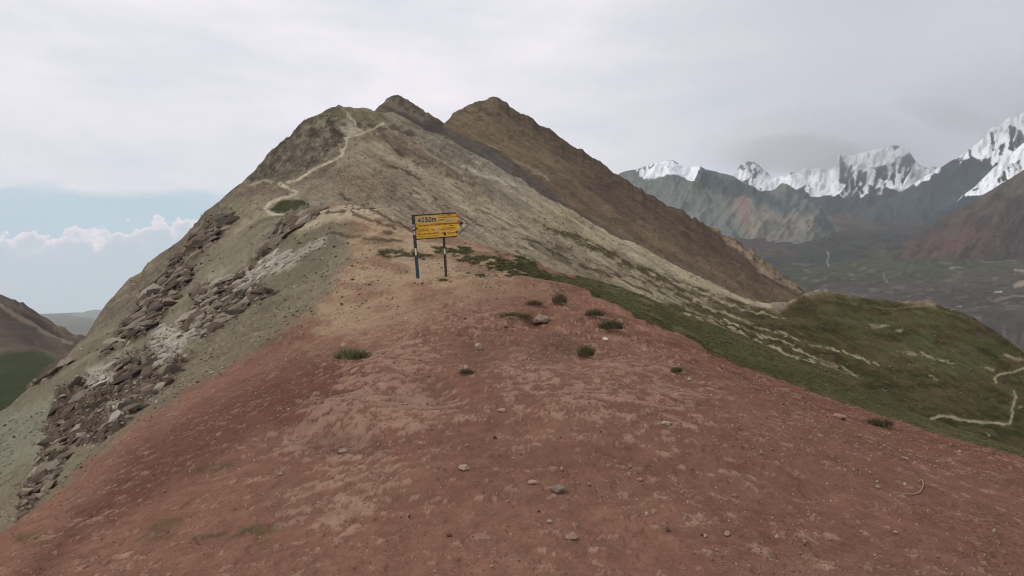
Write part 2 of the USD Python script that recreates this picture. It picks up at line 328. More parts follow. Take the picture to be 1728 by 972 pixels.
rocky = np.maximum.reduce(list(R.values()))
dome_rock = np.maximum(region(crop(400,140,4,[(330,330),(440,260),(560,210),(680,200),(720,260),(700,330),(720,370),(640,430),(560,520),(440,600),(360,640),(180,640),(60,640),(200,480)]), 6, 1, B0, 9.6) * 0.8,
    region(crop(400,140,4,[(1030,290),(1100,270),(1240,330),(1400,400),(1520,470),(1700,560),(1600,600),(1400,500),(1240,400),(1120,340)]), 4, 1, B0, 9.6) * 0.6)

# --- relief
amp = sstep(2.9, 4.2, t) * (t < 6.3)
dz = np.zeros_like(X)
near = sstep(40, 12, D)
# trodden soil: hummocks, clods, thin crusts
dz += (fb(X / 2.3, Y / 2.3, 3, 21) - 0.5) * 0.30 * near * sstep(3, 6, D)
dz += (fb(X / 0.55, Y / 0.75, 3, 25) - 0.5) * 0.05 * near
crn = fb(X / 0.10 + 0.2 * Y, Y / 0.11 - 0.3 * X, 5, 29, 0.72)
dz += (fb(X / 0.09, Y / 0.09, 3, 33, 0.6) - 0.5) * 0.022 * sstep(16, 8, D)
dz += (fb(X / 0.03, Y / 0.04, 3, 34, 0.6) - 0.5) * 0.006 * sstep(10, 6, D)
pit = sstep(0.66, 0.8, fb(X / 0.06, Y / 0.09, 2, 38)) * sstep(14, 8, D)
dz -= pit * 0.007
led = fb(X / 1.5 + 0.25 * Y, Y / 1.7, 4, 35, 0.55); lw = sstep(4.5, 8, D) * (t < 4.9) * sstep(1560, 1380, px) * sstep(4.9, 4.5, t) * sstep(0.40, 0.55, fb(X / 4.5, Y / 5.5, 3, 41))
dz += lw * (sstep(0.44, 0.46, led) + sstep(0.53, 0.55, led) + sstep(0.61, 0.63, led)) * 0.05 * np.clip(D / 12, 0.6, 1.2)
for hx, hy, wx, wy, a_ in ((807, 594, 60, 20, .13), (725, 668, 62, 24, .11), (610, 604, 52, 13, .10), (560, 742, 92, 13, .08), (905, 550, 52, 9, .12), (1130, 602, 60, 13, .09), (800, 530, 62, 12, .06), (1010, 604, 42, 12, .07), (1380, 806, 60, 16, .05), (640, 640, 60, 26, -.09), (860, 533, 52, 11, -.05), (1000, 545, 42, 10, -.10), (1090, 640, 70, 18, -.06), (560, 700, 90, 16, -.07), (950, 700, 90, 22, -.06), (760, 820, 110, 30, -.05)):
    dz -= a_ * np.exp(-((px - hx) / wx) ** 2 - ((py - hy) / wy) ** 2) * (t < 4.5)
mid = sstep(14, 26, D) * sstep(6.4, 5.6, t)
dz += mid * ((fb(X / 5, Y / 5, 3, 36) - 0.5) * 0.9 + (fb(X / 1.3, Y / 1.8, 4, 40, 0.6) - 0.5) * 0.45) * np.clip(D / 45, 0.3, 1.0)
# craggy outcrops: stepped ridged noise
sr = np.clip(D / 45, 0.35, 5.0)
crag = ridged(px / 17 + py / 40, py / 12 - px / 60, 4, 44, 0.62)
dz += rocky * sr * (0.55 * (crag - 0.42) + 0.25 + 0.6 * (fb(px / 45, py / 34, 3, 47) - 0.45))
big = sstep(6.3, 7.6, t) * sstep(9.9, 9.2, t)
dz += big * (fb(X / 42, Y / 60, 4, 50, 0.5) - 0.5) * 7.0 * np.clip(D / 300, 0.2, 1)
dz += big * (ridged(X / 16 + Y / 40, Y / 30, 4, 52) - 0.45) * 3.0 * np.clip(D / 250, 0.15, 1)
dz += big * (ridged((py - 0.62 * px) / 26, (px + 0.6 * py) / 190, 3, 53) - 0.45) * 1.9 * np.clip(D / 300, 0.1, 1) * sstep(560, 640, px)
dcrag = ridged(px / 18 + py / 30, py / 11, 4, 56, 0.6)
dz += dome_rock * big * sstep(9.5, 9.0, t) * (dcrag - 0.4) * 3.4
topn = (t > 8.6) & (t < 10)
dz += topn * (fb(px / 40, px * 0 + 2, 4, 57, 0.5) - 0.5) * 0.9 * sstep(8.6, 9, t) * (px > 320) * (px < 900)
dz += (t > 8.6) * (t <= 10) * sstep(8.6, 9, t) * (px > 100) * (px < 520) * (fb(px / 18, px * 0 + 5, 3, 58) - 0.5) * 1.6 * D / 300
G.Z += dz
G.project()
px, py = G.px.copy(), G.py.copy()
w1 = fb(px / 40 + 3, py / 26 + 1, 4, 3) - 0.5; w2 = fb(px / 40 + 31, py / 26 + 7, 4, 9) - 0.5
h1 = fb(px / 9 + 3, py / 6 + 1, 3, 14) - 0.5; h2 = fb(px / 9 + 31, py / 6 + 7, 3, 19) - 0.5
R = {k: region(v, 5, 0.6, 3.0, 8.9) for k, v in OUT.items()}

# --- colours (base colours of the ground itself)
P = Paint(G, C(125, 90, 77))
P.over(sstep(0.35, 0.65, fb(X / 3.1, Y / 3.1, 4, 60)) * 0.55, C(110, 77, 66))
P.over(sstep(0.45, 0.7, fb(X / 0.7, Y / 0.7, 4, 62)) * 0.3, C(130, 97, 82))
P.over(region([(-420,1300),(0,1000),(120,880),(220,760),(330,690),(430,640),(520,600),(600,600),(640,640),(560,700),(420,740),(300,820),(140,900),(60,972),(0,1300)], 26, 2, 0, 4.6) * 0.85, C(99, 67, 60))
P.over(region([(1040,545),(1150,575),(1271,627),(1440,684),(1573,727),(1728,769),(2150,870),(2150,920),(1728,800),(1500,740),(1300,660),(1120,600)], 8, 1.2, 0, 4.2) * 0.6, C(112, 74, 65))
tan_ = region([(500,540),(530,470),(560,430),(600,395),(640,360),(700,390),(870,445),(930,480),(860,485),(770,500),(700,520),(620,560),(540,590)], 40, 3, 2.3, A1)
P.over(tan_ * (0.35 + 0.6 * sstep(0.35, 0.62, fb(px / 34 + 5, py / 13, 4, 63))), C(150, 128, 106))
P.over(region([(560,560),(600,500),(700,480),(760,475),(840,500),(800,540),(660,560)], 24, 2, 2.3, 4.6) * 0.4 * sstep(0.35, 0.6, fb(px / 30, py / 12 + 9, 4, 64)), C(144, 115, 98))
grey = region([(-420,1300),(-420,500),(0,600),(300,330),(540,335),(590,380),(590,430),(560,480),(530,520),(450,580),(330,650),(210,722),(110,815),(0,905),(-150,1010)], 14, 1.6, 2.4, A1)
P.over(grey, C(108, 99, 84))
P.over(grey * sstep(0.42, 0.66, fb(X / 7, Y / 9, 4, 66)) * 0.6, C(126, 117, 100))
P.over(region(z7([(0,500),(200,420),(240,480),(200,600),(120,680),(40,700),(0,760)]), 14, 1.5, 3, 7.2) * 0.7, C(122, 120, 106))
hump = region([(480,380),(520,355),(590,343),(660,352),(700,385),(640,372),(560,375),(510,392)], 7, 1, 4.2, A1)
P.over(hump * 0.75, C(168, 154, 132))
strat = sstep(0.52, 0.64, fb(px / 60 + py / 90, py / 9 - px / 60, 3, 68))
P.over(region([(560,372),(640,355),(720,388),(860,445),(820,460),(700,430),(620,425),(570,400)], 10, 1, 3.6, A1) * (0.2 + 0.5 * strat), C(160, 140, 116))
P.over(region([(560,372),(640,355),(720,388),(860,445),(820,460),(700,430),(620,425),(570,400)], 10, 1, 3.6, A1) * sstep(0.47, 0.38, fb(px / 60 + py / 90, py / 9 - px / 60, 3, 68)) * 0.5, C(104, 84, 68))
# pale crusts on the trodden soil: they lie proud of it
cz = np.maximum.reduce([region([(480,720),(560,640),(640,590),(700,560),(720,600),(700,640),(760,680),(800,700),(720,720),(560,760),(470,790)], 26, 2, 0, 3.6), 0.62 * region([(820,600),(960,570),(1120,600),(1200,660),(1180,740),(1000,740),(860,700)], 40, 2, 0, 3.6),
    0.7 * region([(520,760),(640,740),(700,800),(650,900),(560,930),(480,880)], 26, 2, 0, 3.6), 0.55 * region([(540,560),(660,520),(800,500),(900,540),(820,570),(640,580)], 30, 2, 1, 4.2), 0.5 * region([(960,520),(1040,540),(1160,600),(1140,640),(1000,560)], 14, 2, 1, 3.6)]) + 0.06 * (t < 3.6)
cz = cz * (0.55 + 0.9 * fb(X / 0.9, Y / 0.7, 3, 30))
crust = sstep(0.0, 0.05, crn + 0.22 * cz - 0.655) * (t < 3.9)
P.over(crust * 0.62, C(156, 126, 110))
G.Z += crust * 0.007 * sstep(25, 10, D)
# olive tint of thin turf in the corner and small dark hollows
for q in ([(290,800),(340,782),(400,780),(380,796)], [(20,905),(120,890),(130,900),(40,930)], [(210,890),(300,872),(430,872),(450,900),(330,915),(230,912)], [(330,905),(470,880),(520,900),(430,930)]):
    P.over(region(q, 8, 1.5, 0, 3) * 0.6 * sstep(0.35, 0.6, fb(X / 0.25, Y / 0.25, 3, 72)), C(84, 74, 52))
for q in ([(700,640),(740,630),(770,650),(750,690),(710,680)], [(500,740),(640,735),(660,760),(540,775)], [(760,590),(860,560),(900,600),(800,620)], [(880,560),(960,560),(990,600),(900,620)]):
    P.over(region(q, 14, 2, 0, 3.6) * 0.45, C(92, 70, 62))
# outcrop rock
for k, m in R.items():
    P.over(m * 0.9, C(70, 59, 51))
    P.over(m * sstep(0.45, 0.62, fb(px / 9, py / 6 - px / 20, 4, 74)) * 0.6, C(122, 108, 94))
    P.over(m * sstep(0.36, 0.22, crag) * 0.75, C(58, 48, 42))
P.over(R['e'] * 0.45, C(88, 70, 58)); P.over(R['a'] * 0.4, C(92, 72, 60))
whites = [z2([(1000,470),(1100,410),(1280,400),(1380,330),(1460,310),(1480,350),(1400,390),(1300,420),(1240,480),(1100,520)]),
 z2([(750,610),(900,570),(1000,510),(1180,440),(1300,430),(1290,470),(1180,540),(1100,560),(1000,620),(890,660)]),
 z2([(320,950),(370,920),(480,910),(560,940),(500,990),(380,1010)]),
 z7([(600,165),(650,150),(720,145),(755,190),(700,230),(640,300),(600,280),(560,230)]),
 z7([(300,330),(380,310),(440,330),(430,380),(340,400)]), z7([(400,440),(450,440),(470,500),(420,520)])]
for q in whites: P.over(region(q, 4, 1, 3, A1) * sstep(0.30, 0.5, fb(px / 16, py / 9, 4, 76, 0.6)) * 0.8, C(158, 149, 138))
for q in (z2([(600,580),(700,520),(820,470),(760,560),(650,640)]), z2([(860,500),(920,420),(1010,360),(1000,430),(930,500)]), z7([(340,310),(420,290),(520,210),(470,280),(360,330)])):
    P.over(region(q, 5, 1, 3, A1) * sstep(0.42, 0.6, fb(px / 10, py / 7, 4, 77)) * 0.6, C(146, 137, 124))

# turf of the right flank
turf = region([(860,448),(905,452),(960,470),(1008,484),(1087,507),(1240,560),(1400,630),(1564,711),(1700,757),(2150,870),(1728,769),(1573,727),(1440,684),(1271,627),(1099,553),(1023,516),(951,490),(900,470)], 4, 0.7, 2.9, 6.2)
turf = np.maximum(turf, sstep(3.02, 3.12, t + 0.5 * (fb(X / 1.5, Y / 1.5, 3, 80) - 0.5) * (t < 3.9)) * sstep(955, 990, px) * (t < 6.3))
P.over(turf, C(82, 78, 52))
P.over(turf * sstep(0.4, 0.65, fb(X / 1.2, Y / 2.4, 4, 81)) * 0.7, C(68, 66, 47))
P.over(turf * sstep(0.5, 0.7, fb(X / 3, Y / 3, 4, 83)) * 0.5, C(96, 86, 66))
turf2 = np.maximum.reduce([region(q, 5, 1.6, 2.9, A1) for q in ([(640,420),(700,418),(730,432),(690,436),(650,430)], [(730,412),(780,418),(800,428),(740,426)], [(770,436),(840,432),(880,446),(940,480),(900,482),(830,456)], [(760,474),(800,462),(850,478),(800,488),(764,484)], [(830,425),(880,437),(930,462),(890,462),(840,440)])])
turf2 = turf2 * sstep(0.38, 0.52, fb(px / 16, py / 5, 4, 85))
P.over(turf2 * 0.9, C(76, 70, 52))
stra = [crop(540,320,4.05,q) for q in ([(280,105),(420,180),(560,240),(640,290)], [(300,130),(340,135)], [(50,155),(170,152)], [(230,180),(400,230),(520,270)], [(60,310),(180,320),(280,318)], [(300,330),(400,345),(560,345)], [(430,290),(500,300)])]
for q in stra: P.over(stroke(q, 4.5, 1.5, 1.0, 3.4, A1) * 0.85, C(74, 60, 50))

# --- the mountain flank behind the pass
mt = (t > B0) * 1.0
P.over(mt, C(127, 114, 99))
P.over(mt * sstep(0.4, 0.66, fb(px / 90 - py / 160, py / 24 - px / 48, 4, 90)) * 0.6, C(146, 133, 115))
P.over(mt * sstep(0.45, 0.7, fb(px / 130, py / 80, 4, 94)) * 0.5, C(103, 91, 78))
P.over(region([(-420,1200),(0,690),(135,570),(330,370),(480,220),(560,170),(600,220),(560,300),(500,310),(440,330),(380,400),(300,480),(180,560),(60,680)], 8, 1, B0, 12) * 0.8, C(98, 89, 78))
P.over(dome_rock * 0.8, C(88, 78, 68))
P.over(region([(525,196),(575,178),(640,190),(660,200),(640,212),(580,205),(530,215)], 5, 1, B0, 12) * 0.7, C(92, 88, 68))
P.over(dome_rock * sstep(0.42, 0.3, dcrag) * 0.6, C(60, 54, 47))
P.over(dome_rock * sstep(0.5, 0.68, fb(px / 8, py / 5, 3, 97)) * 0.7, C(134, 122, 106))
z560 = lambda p: crop(560, 200, 6.94, p)
for q, c, s, k in ((z560([(200,280),(460,250),(620,260),(740,400),(900,470),(1100,600),(1500,700),(1640,900),(1300,760),(900,640),(700,560),(500,400)]), C(150,137,118), 10, .8), (z560([(480,170),(800,180),(1000,300),(1300,500),(1660,700),(1660,780),(1300,600),(900,440),(740,400),(640,260)]), C(98,84,72), 6, .8),
    (z560([(0,620),(200,590),(600,600),(760,720),(860,800),(700,960),(300,980),(0,800)]), C(108,92,80), 14, .7), (z560([(230,290),(500,430),(760,580),(1000,690),(900,700),(640,560),(300,360)]), C(112,100,82), 5, .6),
    (z560([(1000,160),(1200,200),(1666,430),(1666,640),(1500,570),(1200,400),(900,260)]), C(122,112,100), 5, .8), ([(800,250),(900,318),(1000,372),(960,370),(880,335),(790,285)], C(140,130,116), 4, .7),
    ([(890,330),(960,345),(1010,372),(1050,400),(1040,420),(980,408),(920,385),(880,360)], C(142,130,106), 8, .8), ([(790,285),(860,320),(900,345),(890,370),(820,335)], C(112,102,92), 5, .6),
    ([(1000,372),(1100,422),(1200,476),(1300,514),(1300,524),(1200,492),(1140,470),(1060,432),(980,385)], C(158,144,122), 4, .85), ([(740,300),(900,368),(1000,420),(1140,478),(1240,516),(1100,470),(900,400),(760,345)], C(148,136,115), 8, .6),
    ([(640,350),(760,390),(900,440),(1000,478),(1000,490),(860,448),(700,392)], C(140,126,102), 6, .6)):
    P.over(region(q, s, 1, B0, 9.6) * k, c)
# gully lines and pale scree tongues
for q, w, c, k in ((crop(560,200,6.94,[(640,560),(780,600),(900,650),(1040,710)]), 2.6, C(76,64,54), .9), (crop(560,200,6.94,[(1350,660),(1480,710),(1640,780)]), 2.6, C(78,64,54), .8), (crop(560,200,6.94,[(640,260),(720,360),(800,405)]), 2, C(86,72,60), .8),
    (crop(560,200,6.94,[(100,880),(220,970)]), 3.5, C(78,64,54), .8), (crop(560,200,6.94,[(640,90),(780,190),(960,260),(1200,470),(1400,560),(1660,660)]), 1.8, C(150,138,122), .7),
    (crop(560,200,6.94,[(960,905),(1080,910),(1160,960)]), 4, C(158,146,124), .8), (crop(560,200,6.94,[(840,760),(900,800),(1000,830),(1100,880)]), 2.5, C(152,138,116), .7),
    (crop(780,140,3.74,[(0,520),(100,570),(200,600),(290,640),(350,655)]), 3.2, C(160,150,136), .8), (crop(780,140,3.74,[(0,600),(160,640),(300,690)]), 2.5, C(128,116,102), .7), (crop(780,140,3.74,[(100,470),(220,520),(420,640)]), 3, C(150,140,126), .7),
    (crop(900,290,7.2,[(0,570),(180,670),(400,820)]), 1.6, C(92,80,64), .8), (crop(840,380,4.05,[(95,95),(240,160)]), 2.4, C(166,152,124), .8)):
    P.over(stroke(q, w * 1.5, 1.2, 0.9, B0, 9.6) * k, c)
for q in (crop(560,200,6.94,[(900,490),(1000,500),(1100,510),(1200,530),(1160,580),(1020,560)]), crop(900,290,7.2,[(580,520),(640,480),(690,510),(650,580),(590,570)]), crop(900,290,7.2,[(720,540),(840,550),(960,640),(930,690),(860,620)]), crop(900,290,7.2,[(1040,740),(1100,760),(1120,810),(1060,790)]), crop(900,290,7.2,[(220,480),(300,520),(330,560),(250,550)]), crop(560,200,6.94,[(1160,880),(1300,950),(1200,970)])):
    P.over(region(q, 2.5, 0.8, B0, 9.6) * sstep(0.4, 0.55, fb(px / 5, py / 4, 3, 100)) * 0.9, C(78, 66, 54))
c3 = lambda p: crop(400, 140, 4, p)
P.over(region(c3([(650,300),(700,250),(760,230),(830,310),(920,300),(740,375),(715,330)]), 3, 0.8, B0, 9.8) * 0.75, C(142, 130, 114))
P.over(region(c3([(500,280),(560,245),(610,235),(600,290),(540,320)]), 3, 0.8, B0, 9.8) * 0.6, C(132, 122, 108))
P.over(region(c3([(540,560),(610,470),(700,420),(690,450),(600,530)]), 3, 0.8, B0, 9.8) * 0.6, C(128, 116, 100))
for q in ([(775,300),(805,258),(835,285),(828,322),(785,320)], [(865,285),(895,260),(935,275),(925,302),(880,302)], [(660,285),(695,260),(735,275),(725,295),(690,297)], [(615,235),(645,300),(622,315),(600,280)], [(625,340),(690,300),(725,340),(700,382),(650,388)], [(930,305),(975,285),(1005,308),(960,320)],
    [(470,340),(520,300),(560,330),(540,360),(490,365)], [(600,420),(660,400),(690,410),(640,440)], [(560,500),(590,470),(610,480),(575,510)], [(430,560),(520,515),(530,530),(450,590)], [(330,330),(420,270),(440,300),(350,390)], [(220,470),(300,390),(330,400),(240,500)], [(1000,290),(1060,270),(1100,310),(1050,320)], [(1110,320),(1180,300),(1210,350),(1150,370)]):
    P.over(region(c3(q), 2.5, 0.8, B0, 9.8) * 0.85, C(72, 63, 54))
P.over(region(c3([(-20,700),(100,660),(260,690),(380,745),(300,770),(120,770)]), 6, 1, B0, 9.7) * 0.6, C(110, 92, 80))
P.over(region(c3([(-100,830),(40,770),(200,780),(180,850),(240,910),(60,960)]), 6, 1, B0, 9.7) * 0.6, C(124, 116, 92))
P.over(stroke(c3([(0,690),(110,560),(330,340),(420,260),(560,185),(700,165)]), 6, 3, 1, B0, 10.2) * 0.6, C(70, 64, 55))
# scattered dark tussocks along the lower slopes
tus = sstep(0.63, 0.70, fb(px / 12 - py / 30, py / 4.0 - px / 8, 3, 103)) * region([(620,330),(760,380),(900,430),(1080,500),(1200,540),(1100,470),(980,420),(860,370),(740,300)], 16, 1, B0, 9)
P.over(tus * 0.75, C(80, 70, 54))
c4 = lambda p: crop(840, 380, 4.05, p)
mott = fb(px / 11 - py / 22, py / 4.2 - px / 9.5, 4, 106)
scree = region(c4([(560,190),(760,330),(1000,400),(1200,480),(1620,680),(2400,1020),(2200,1000),(1700,780),(1300,640),(1000,500),(760,370),(600,250)]), 6, 1, B0, 9)
P.over(scree * 0.9, C(142, 130, 108)); P.over(scree * sstep(0.56, 0.63, mott) * 0.85, C(80, 70, 52))
for q, w, we in (([(330,0),(500,90),(700,180),(900,275),(1100,360),(1300,440),(1620,545),(2000,700)], 9, 20), ([(180,90),(400,190),(560,270),(700,330),(900,350),(1100,420),(1300,500),(1620,650),(2000,820)], 6, 9), ([(440,50),(640,120),(860,240),(1000,300)], 8, 5), ([(120,180),(300,270),(470,370),(620,390),(900,480),(1200,610)], 4, 4)):
    P.over(stroke(c4(q), w, 2, 1.2, B0, 9.3, we) * sstep(0.34, 0.5, mott) * 0.92, C(76, 67, 47))
P.over(stroke(c4([(850,0),(1000,130),(1200,230),(1400,350),(1620,460)]), 2.2, 1, 0.7, B0, 9.6, 5) * 0.8, C(84, 74, 60))
# meadow basin
mead = region([(1090,512),(1180,510),(1250,528),(1320,524),(1350,500),(1420,498),(1560,508),(1660,535),(1760,590),(2200,800),(2200,920),(1564,720),(1400,640),(1240,575),(1161,546)], 7, 1.2, B0, 12)
P.over(mead, C(72, 63, 43))
P.over(mead * sstep(0.42, 0.62, fb(px / 60, py / 22 - px / 120, 4, 110)) * 0.8, C(58, 57, 34))
P.over(mead * sstep(0.5, 0.7, fb(px / 40, py / 10 - px / 50, 4, 113)) * 0.6, C(50, 44, 27))
P.over(mead * sstep(0.60, 0.72, fb(px / 18, py / 6 - px / 40, 4, 116)) * 0.3, C(98, 85, 60))
P.over(mead * region([(1380,505),(1560,520),(1640,545),(1728,600),(1728,660),(1600,640),(1480,590),(1400,540)], 26, 2, B0, 12) * 0.65 * sstep(0.3, 0.6, fb(px / 50, py / 16, 3, 119)), C(80, 80, 52))
P.over(region([(1560,690),(1640,700),(1720,700),(1728,740),(1640,730),(1570,712)], 8, 1, B0, 9) * 0.6, C(48, 52, 28))
c6 = lambda p: crop(1040, 480, 2.25, p)
strip_n = sstep(0.34, 0.46, fb(px / 10, py / 3.2 - px / 6.5, 3, 118))
for q, w, we in (([(60,20),(200,100),(350,140),(500,200),(640,260),(800,310),(930,350)], 9, 4), ([(150,40),(300,100),(430,150),(560,200)], 6, 4), ([(300,60),(430,120),(560,170),(700,210),(860,260),(1000,305)], 6, 2.5), ([(250,0),(400,70),(520,110),(640,130)], 5, 2), ([(560,195),(640,220),(760,280),(900,330)], 5, 3), ([(1080,250),(1150,260),(1220,280),(1280,300)], 4, 2), ([(1170,345),(1200,355),(1215,370)], 3, 2)):
    P.over(stroke(c6(q), w, 1.2, 1.3, B0, 9.3, we) * strip_n * 0.92, C(150, 138, 112))
for q in ([(960,145),(1020,150),(1030,160),(970,165)], [(1060,170),(1085,172),(1080,180)], [(1385,310),(1440,320),(1440,330)], [(1470,275),(1548,290),(1548,282),(1480,268)], [(1400,565),(1420,575),(1415,582)], [(1540,455),(1548,460),(1530,466)]):
    P.over(region(c6(q), 2, 0.7, B0, 9.6) * 0.9, C(152, 140, 120))
P.over(region(c6([(1360,112),(1400,118),(1548,180),(1548,250),(1500,220),(1430,160)]), 4, 0.8, 8.4, 12) * 0.85, C(124, 106, 92))
P.over(stroke([(1370,501),(1450,513),(1500,521),(1555,515),(1640,539)], 2, 1, 0.3, 8.6, 12) * 0.5, C(120, 104, 80))
# turf by the trail bend, footpaths
green = region(crop(400,140,4,[(220,850),(300,790),(440,790),(530,835),(480,852),(360,890),(290,895)]), 1.6, 0.35, B0, 9)
P.over(green, C(62, 64, 42)); P.over(green * sstep(0.4, 0.6, fb(px / 9, py / 4, 3, 121)) * 0.5, C(52, 54, 34))
PATHS = [(crop(400,140,4,[(420,880),(330,893),(270,890),(215,872),(190,850),(215,812),(300,775),(390,752),(405,740),(370,715),(330,695),(290,680)]), 5.2, 4.6),
    (crop(400,140,4,[(350,670),(410,655),(440,635),(500,590),(600,545),(680,505),(712,485),(715,465),(700,450)]), 4.6, 2.8), (crop(400,140,4,[(720,450),(735,420),(740,390),(720,378),(830,350),(920,305),(985,272)]), 2.8, 2.4),
    (crop(400,140,4,[(740,200),(770,245),(795,262),(800,290)]), 2.2, 2.0),
    (crop(900,290,7.2,[(150,70),(230,140),(320,220),(400,300),(560,390)]), 2.2, 2.2), (crop(900,290,7.2,[(490,305),(600,370),(740,450),(860,530)]), 2.4, 2.4),
    (c6([(1185,520),(1200,508),(1240,498),(1270,500),(1300,510),(1340,518),(1400,525),(1470,532),(1495,528),(1503,500),(1503,475),(1515,440),(1521,425),(1510,405)]), 3.4, 2.4), (c6([(1445,372),(1440,358),(1455,345),(1500,335),(1548,320)]), 2.2, 1.8)]
pth = np.maximum.reduce([stroke(q, w * 1.0, 1.2, 0.5, B0, 9.7, we * 1.1) for q, w, we in PATHS]) * (0.8 + 0.45 * fb(px / 7, py / 4, 3, 122))
P.over(np.minimum(pth, 1), C(176, 164, 144))
P.over(np.maximum.reduce([stroke(q, w * 2.4, 3.0, 1.2, B0, 9.7, we * 2.4) for q, w, we in PATHS]) * 0.3 * sstep(0.4, 0.6, fb(px / 9, py / 5, 3, 123)), C(146, 134, 114))
for q in (crop(400,140,4,[(80,690),(140,655),(210,650),(250,660),(240,685),(180,665),(100,692)]), crop(400,140,4,[(740,300),(800,300),(860,330),(740,370)]), crop(400,140,4,[(660,270),(740,300),(720,350)])):
    P.over(region(q, 2, 0.6, B0, 9.6) * 0.75, C(156, 144, 126))
strk = fb((py - 0.62 * px) / 4.5, (px + 0.6 * py) / 46, 4, 130, 0.6); strl = fb((py + 0.9 * px) / 5.0, (px - 0.9 * py) / 40, 4, 131, 0.6)
P.mul(1 + (t > B0) * (0.85 * (strk - 0.5) * sstep(560, 640, px) + 0.6 * (strl - 0.5) * sstep(620, 540, px)))
P.mul(1 + (t > 3.2) * 0.5 * (fb(px / 3.2, py / 2.2, 3, 132, 0.7) - 0.5))
P.over((t > B0) * (green < .3) * (mead < .5) * sstep(0.70, 0.78, fb(px / 5.5, py / 3.5, 3, 133)) * 0.6, C(70, 58, 48))
P.over((t > B0) * (green < .3) * (mead < .3) * sstep(0.72, 0.8, fb(px / 5, py / 3.2, 3, 135)) * 0.5, C(160, 148, 128))
P.over(np.minimum(pth, 1) * ((px > 1150) & (py > 540)) * 0.6, C(112, 102, 78))
P.over(mead * (pth < .3) * sstep(0.5, 0.66, fb(px / 34 + 3, py / 9 - px / 70, 4, 140)) * 0.5, C(86, 76, 56))
P.over(turf * sstep(0.56, 0.68, fb(X / 1.1, Y / 2.6, 4, 141)) * 0.6, C(104, 92, 72))
# fine tonal variation everywhere
P.mul(0.80 + 0.40 * fb(X / (0.35 * sc), Y / (0.35 * sc), 4, 124, 0.65))
P.c = np.clip(P.c, 0.004, 0.9)
G.project()

# the soil under and behind the camera
gx, gy = np.meshgrid(np.linspace(-9, 9, 60), np.linspace(-9, 2.6, 40), indexing='ij')
gz = 0.085 * gy - np.where(gx > 0, 0.026, 0.05) * gx ** 2 + (fb(gx / 0.55, gy / 0.75, 3, 25) - 0.5) * 0.085 - 0.05
ii, jj = np.meshgrid(np.arange(59), np.arange(39), indexing='ij'); aa = ii * 40 + jj
under = (np.stack([gx, gy, gz], -1).reshape(-1, 3), np.stack([aa, aa + 40, aa + 41, aa + 1], -1).reshape(-1, 4), np.tile(C(118, 86, 77), (2400, 1)))

fm = lambda v: face_mask(v)
is_path = fm(pth > 0.5); is_green = fm(green > 0.5) & ~is_path
is_far = np.repeat((G.t[:-1] >= 6.25)[:, None], G.nc - 1, 1)
TURF = turf.copy(); TURF2 = np.maximum(turf2, 0)
tag(write_sheet('ground', G, P.c, M_SOIL, ~is_far, under), 'red and grey soil of the pass rising to a pale hump', 'ground', kind='structure')
tag(write_sheet('mountain', G, P.c, M_HILL, is_far & ~is_path & ~is_green), 'bare olive brown mountain with a rounded dome and a grassy foot', 'mountain', kind='structure')
tag(write_sheet('footpath', G, P.c, M_HILL, is_path), 'pale trodden footpath winding up the mountain and over the meadow', 'footpath', kind='structure')
tag(write_sheet('turf_patch', G, P.c, M_HILL, is_green), 'dark green turf patch inside the bend of the pale footpath', 'turf', kind='structure')

def sub_cols(a, b, n=2.0, m=200): return np.concatenate([np.arange(a - m, a, 16), np.arange(a, b, n), np.arange(b, b + m + 1, 16)])
def setup(L):
    global t, px, py, X, Y, D, w1, w2, h1, h2
    t, X, Y, D, px, py = L.T, L.X, L.Y, L.D, L.px.copy(), L.py.copy()
    w1 = fb(px / 40 + 3, py / 26 + 1, 4, 3) - 0.5; w2 = fb(px / 40 + 31, py / 26 + 7, 4, 9) - 0.5
    h1 = fb(px / 9 + 3, py / 6 + 1, 3, 14) - 0.5; h2 = fb(px / 9 + 31, py / 6 + 7, 3, 19) - 0.5

# ------------------------------------------------------------------ the two peaks behind
ctop = [(540,300,660),(560,265,650),(600,226,640),(633,188,630),(645,173,630),(655,166,630),(665,163,630),(682,165,632),(700,176,635),(730,193,645),(741,201,655),(748,206,665),(756,200,678),(765,189,690),(782,181,705),(800,172,720),(818,166,732),(830,163,740),(848,170,740),(880,191,730),(940,226,700),(1000,266,660),(1050,300,620),(1100,331,580),(1150,356,540),(1200,383,505),(1250,411,470),(1290,437,445),(1330,470,420),(1350,485,405),(1362,498,395),(1376,530,390),(1420,620,385)]
LC = [[(540,330,560),(580,280,545),(640,265,535),(740,300,500),(830,350,450),(900,390,410),(1000,440,365),(1100,490,320),(1200,540,290),(1290,570,275),(1365,580,290),(1420,640,300)],
    [(540,320,600),(580,260,590),(633,222,580),(690,210,575),(748,236,565),(800,258,550),(830,276,540),(900,318,500),(1000,372,455),(1100,420,405),(1200,462,370),(1290,500,345),(1365,540,335),(1420,630,340)],
    ctop, [(p, y + 60, d * 1.25) for p, y, d in ctop], [(p, max(CY + 260 / (d * 1.8) * F, y + 150), d * 1.8) for p, y, d in ctop]]
Cm = Loft(LC, np.arange(540, 1421, 1.6), [60, 170, 8, 6]); setup(Cm)
q = sstep(0.2, 1.2, t) * (t < 2.4)
Cm.Z += q * sstep(2.0, 1.7, t) * ((fb(X / 60 + Y / 90, Y / 50, 4, 130) - 0.5) * 9 + (ridged((px - 0) / 26 - py / 15, py / 60 + px / 100, 3, 134) - 0.4) * 3.0)
Cm.Z += (fb(px / 12, px * 0 + 3, 4, 137, 0.68) - 0.5) * 7.0 * np.exp(-((t - 2) / 0.35) ** 2) * (px < 1300)
P = Paint(Cm, C(100, 85, 71))
sl = (py - 163) - 0.62 * (px - 830)           # across the scree streaks
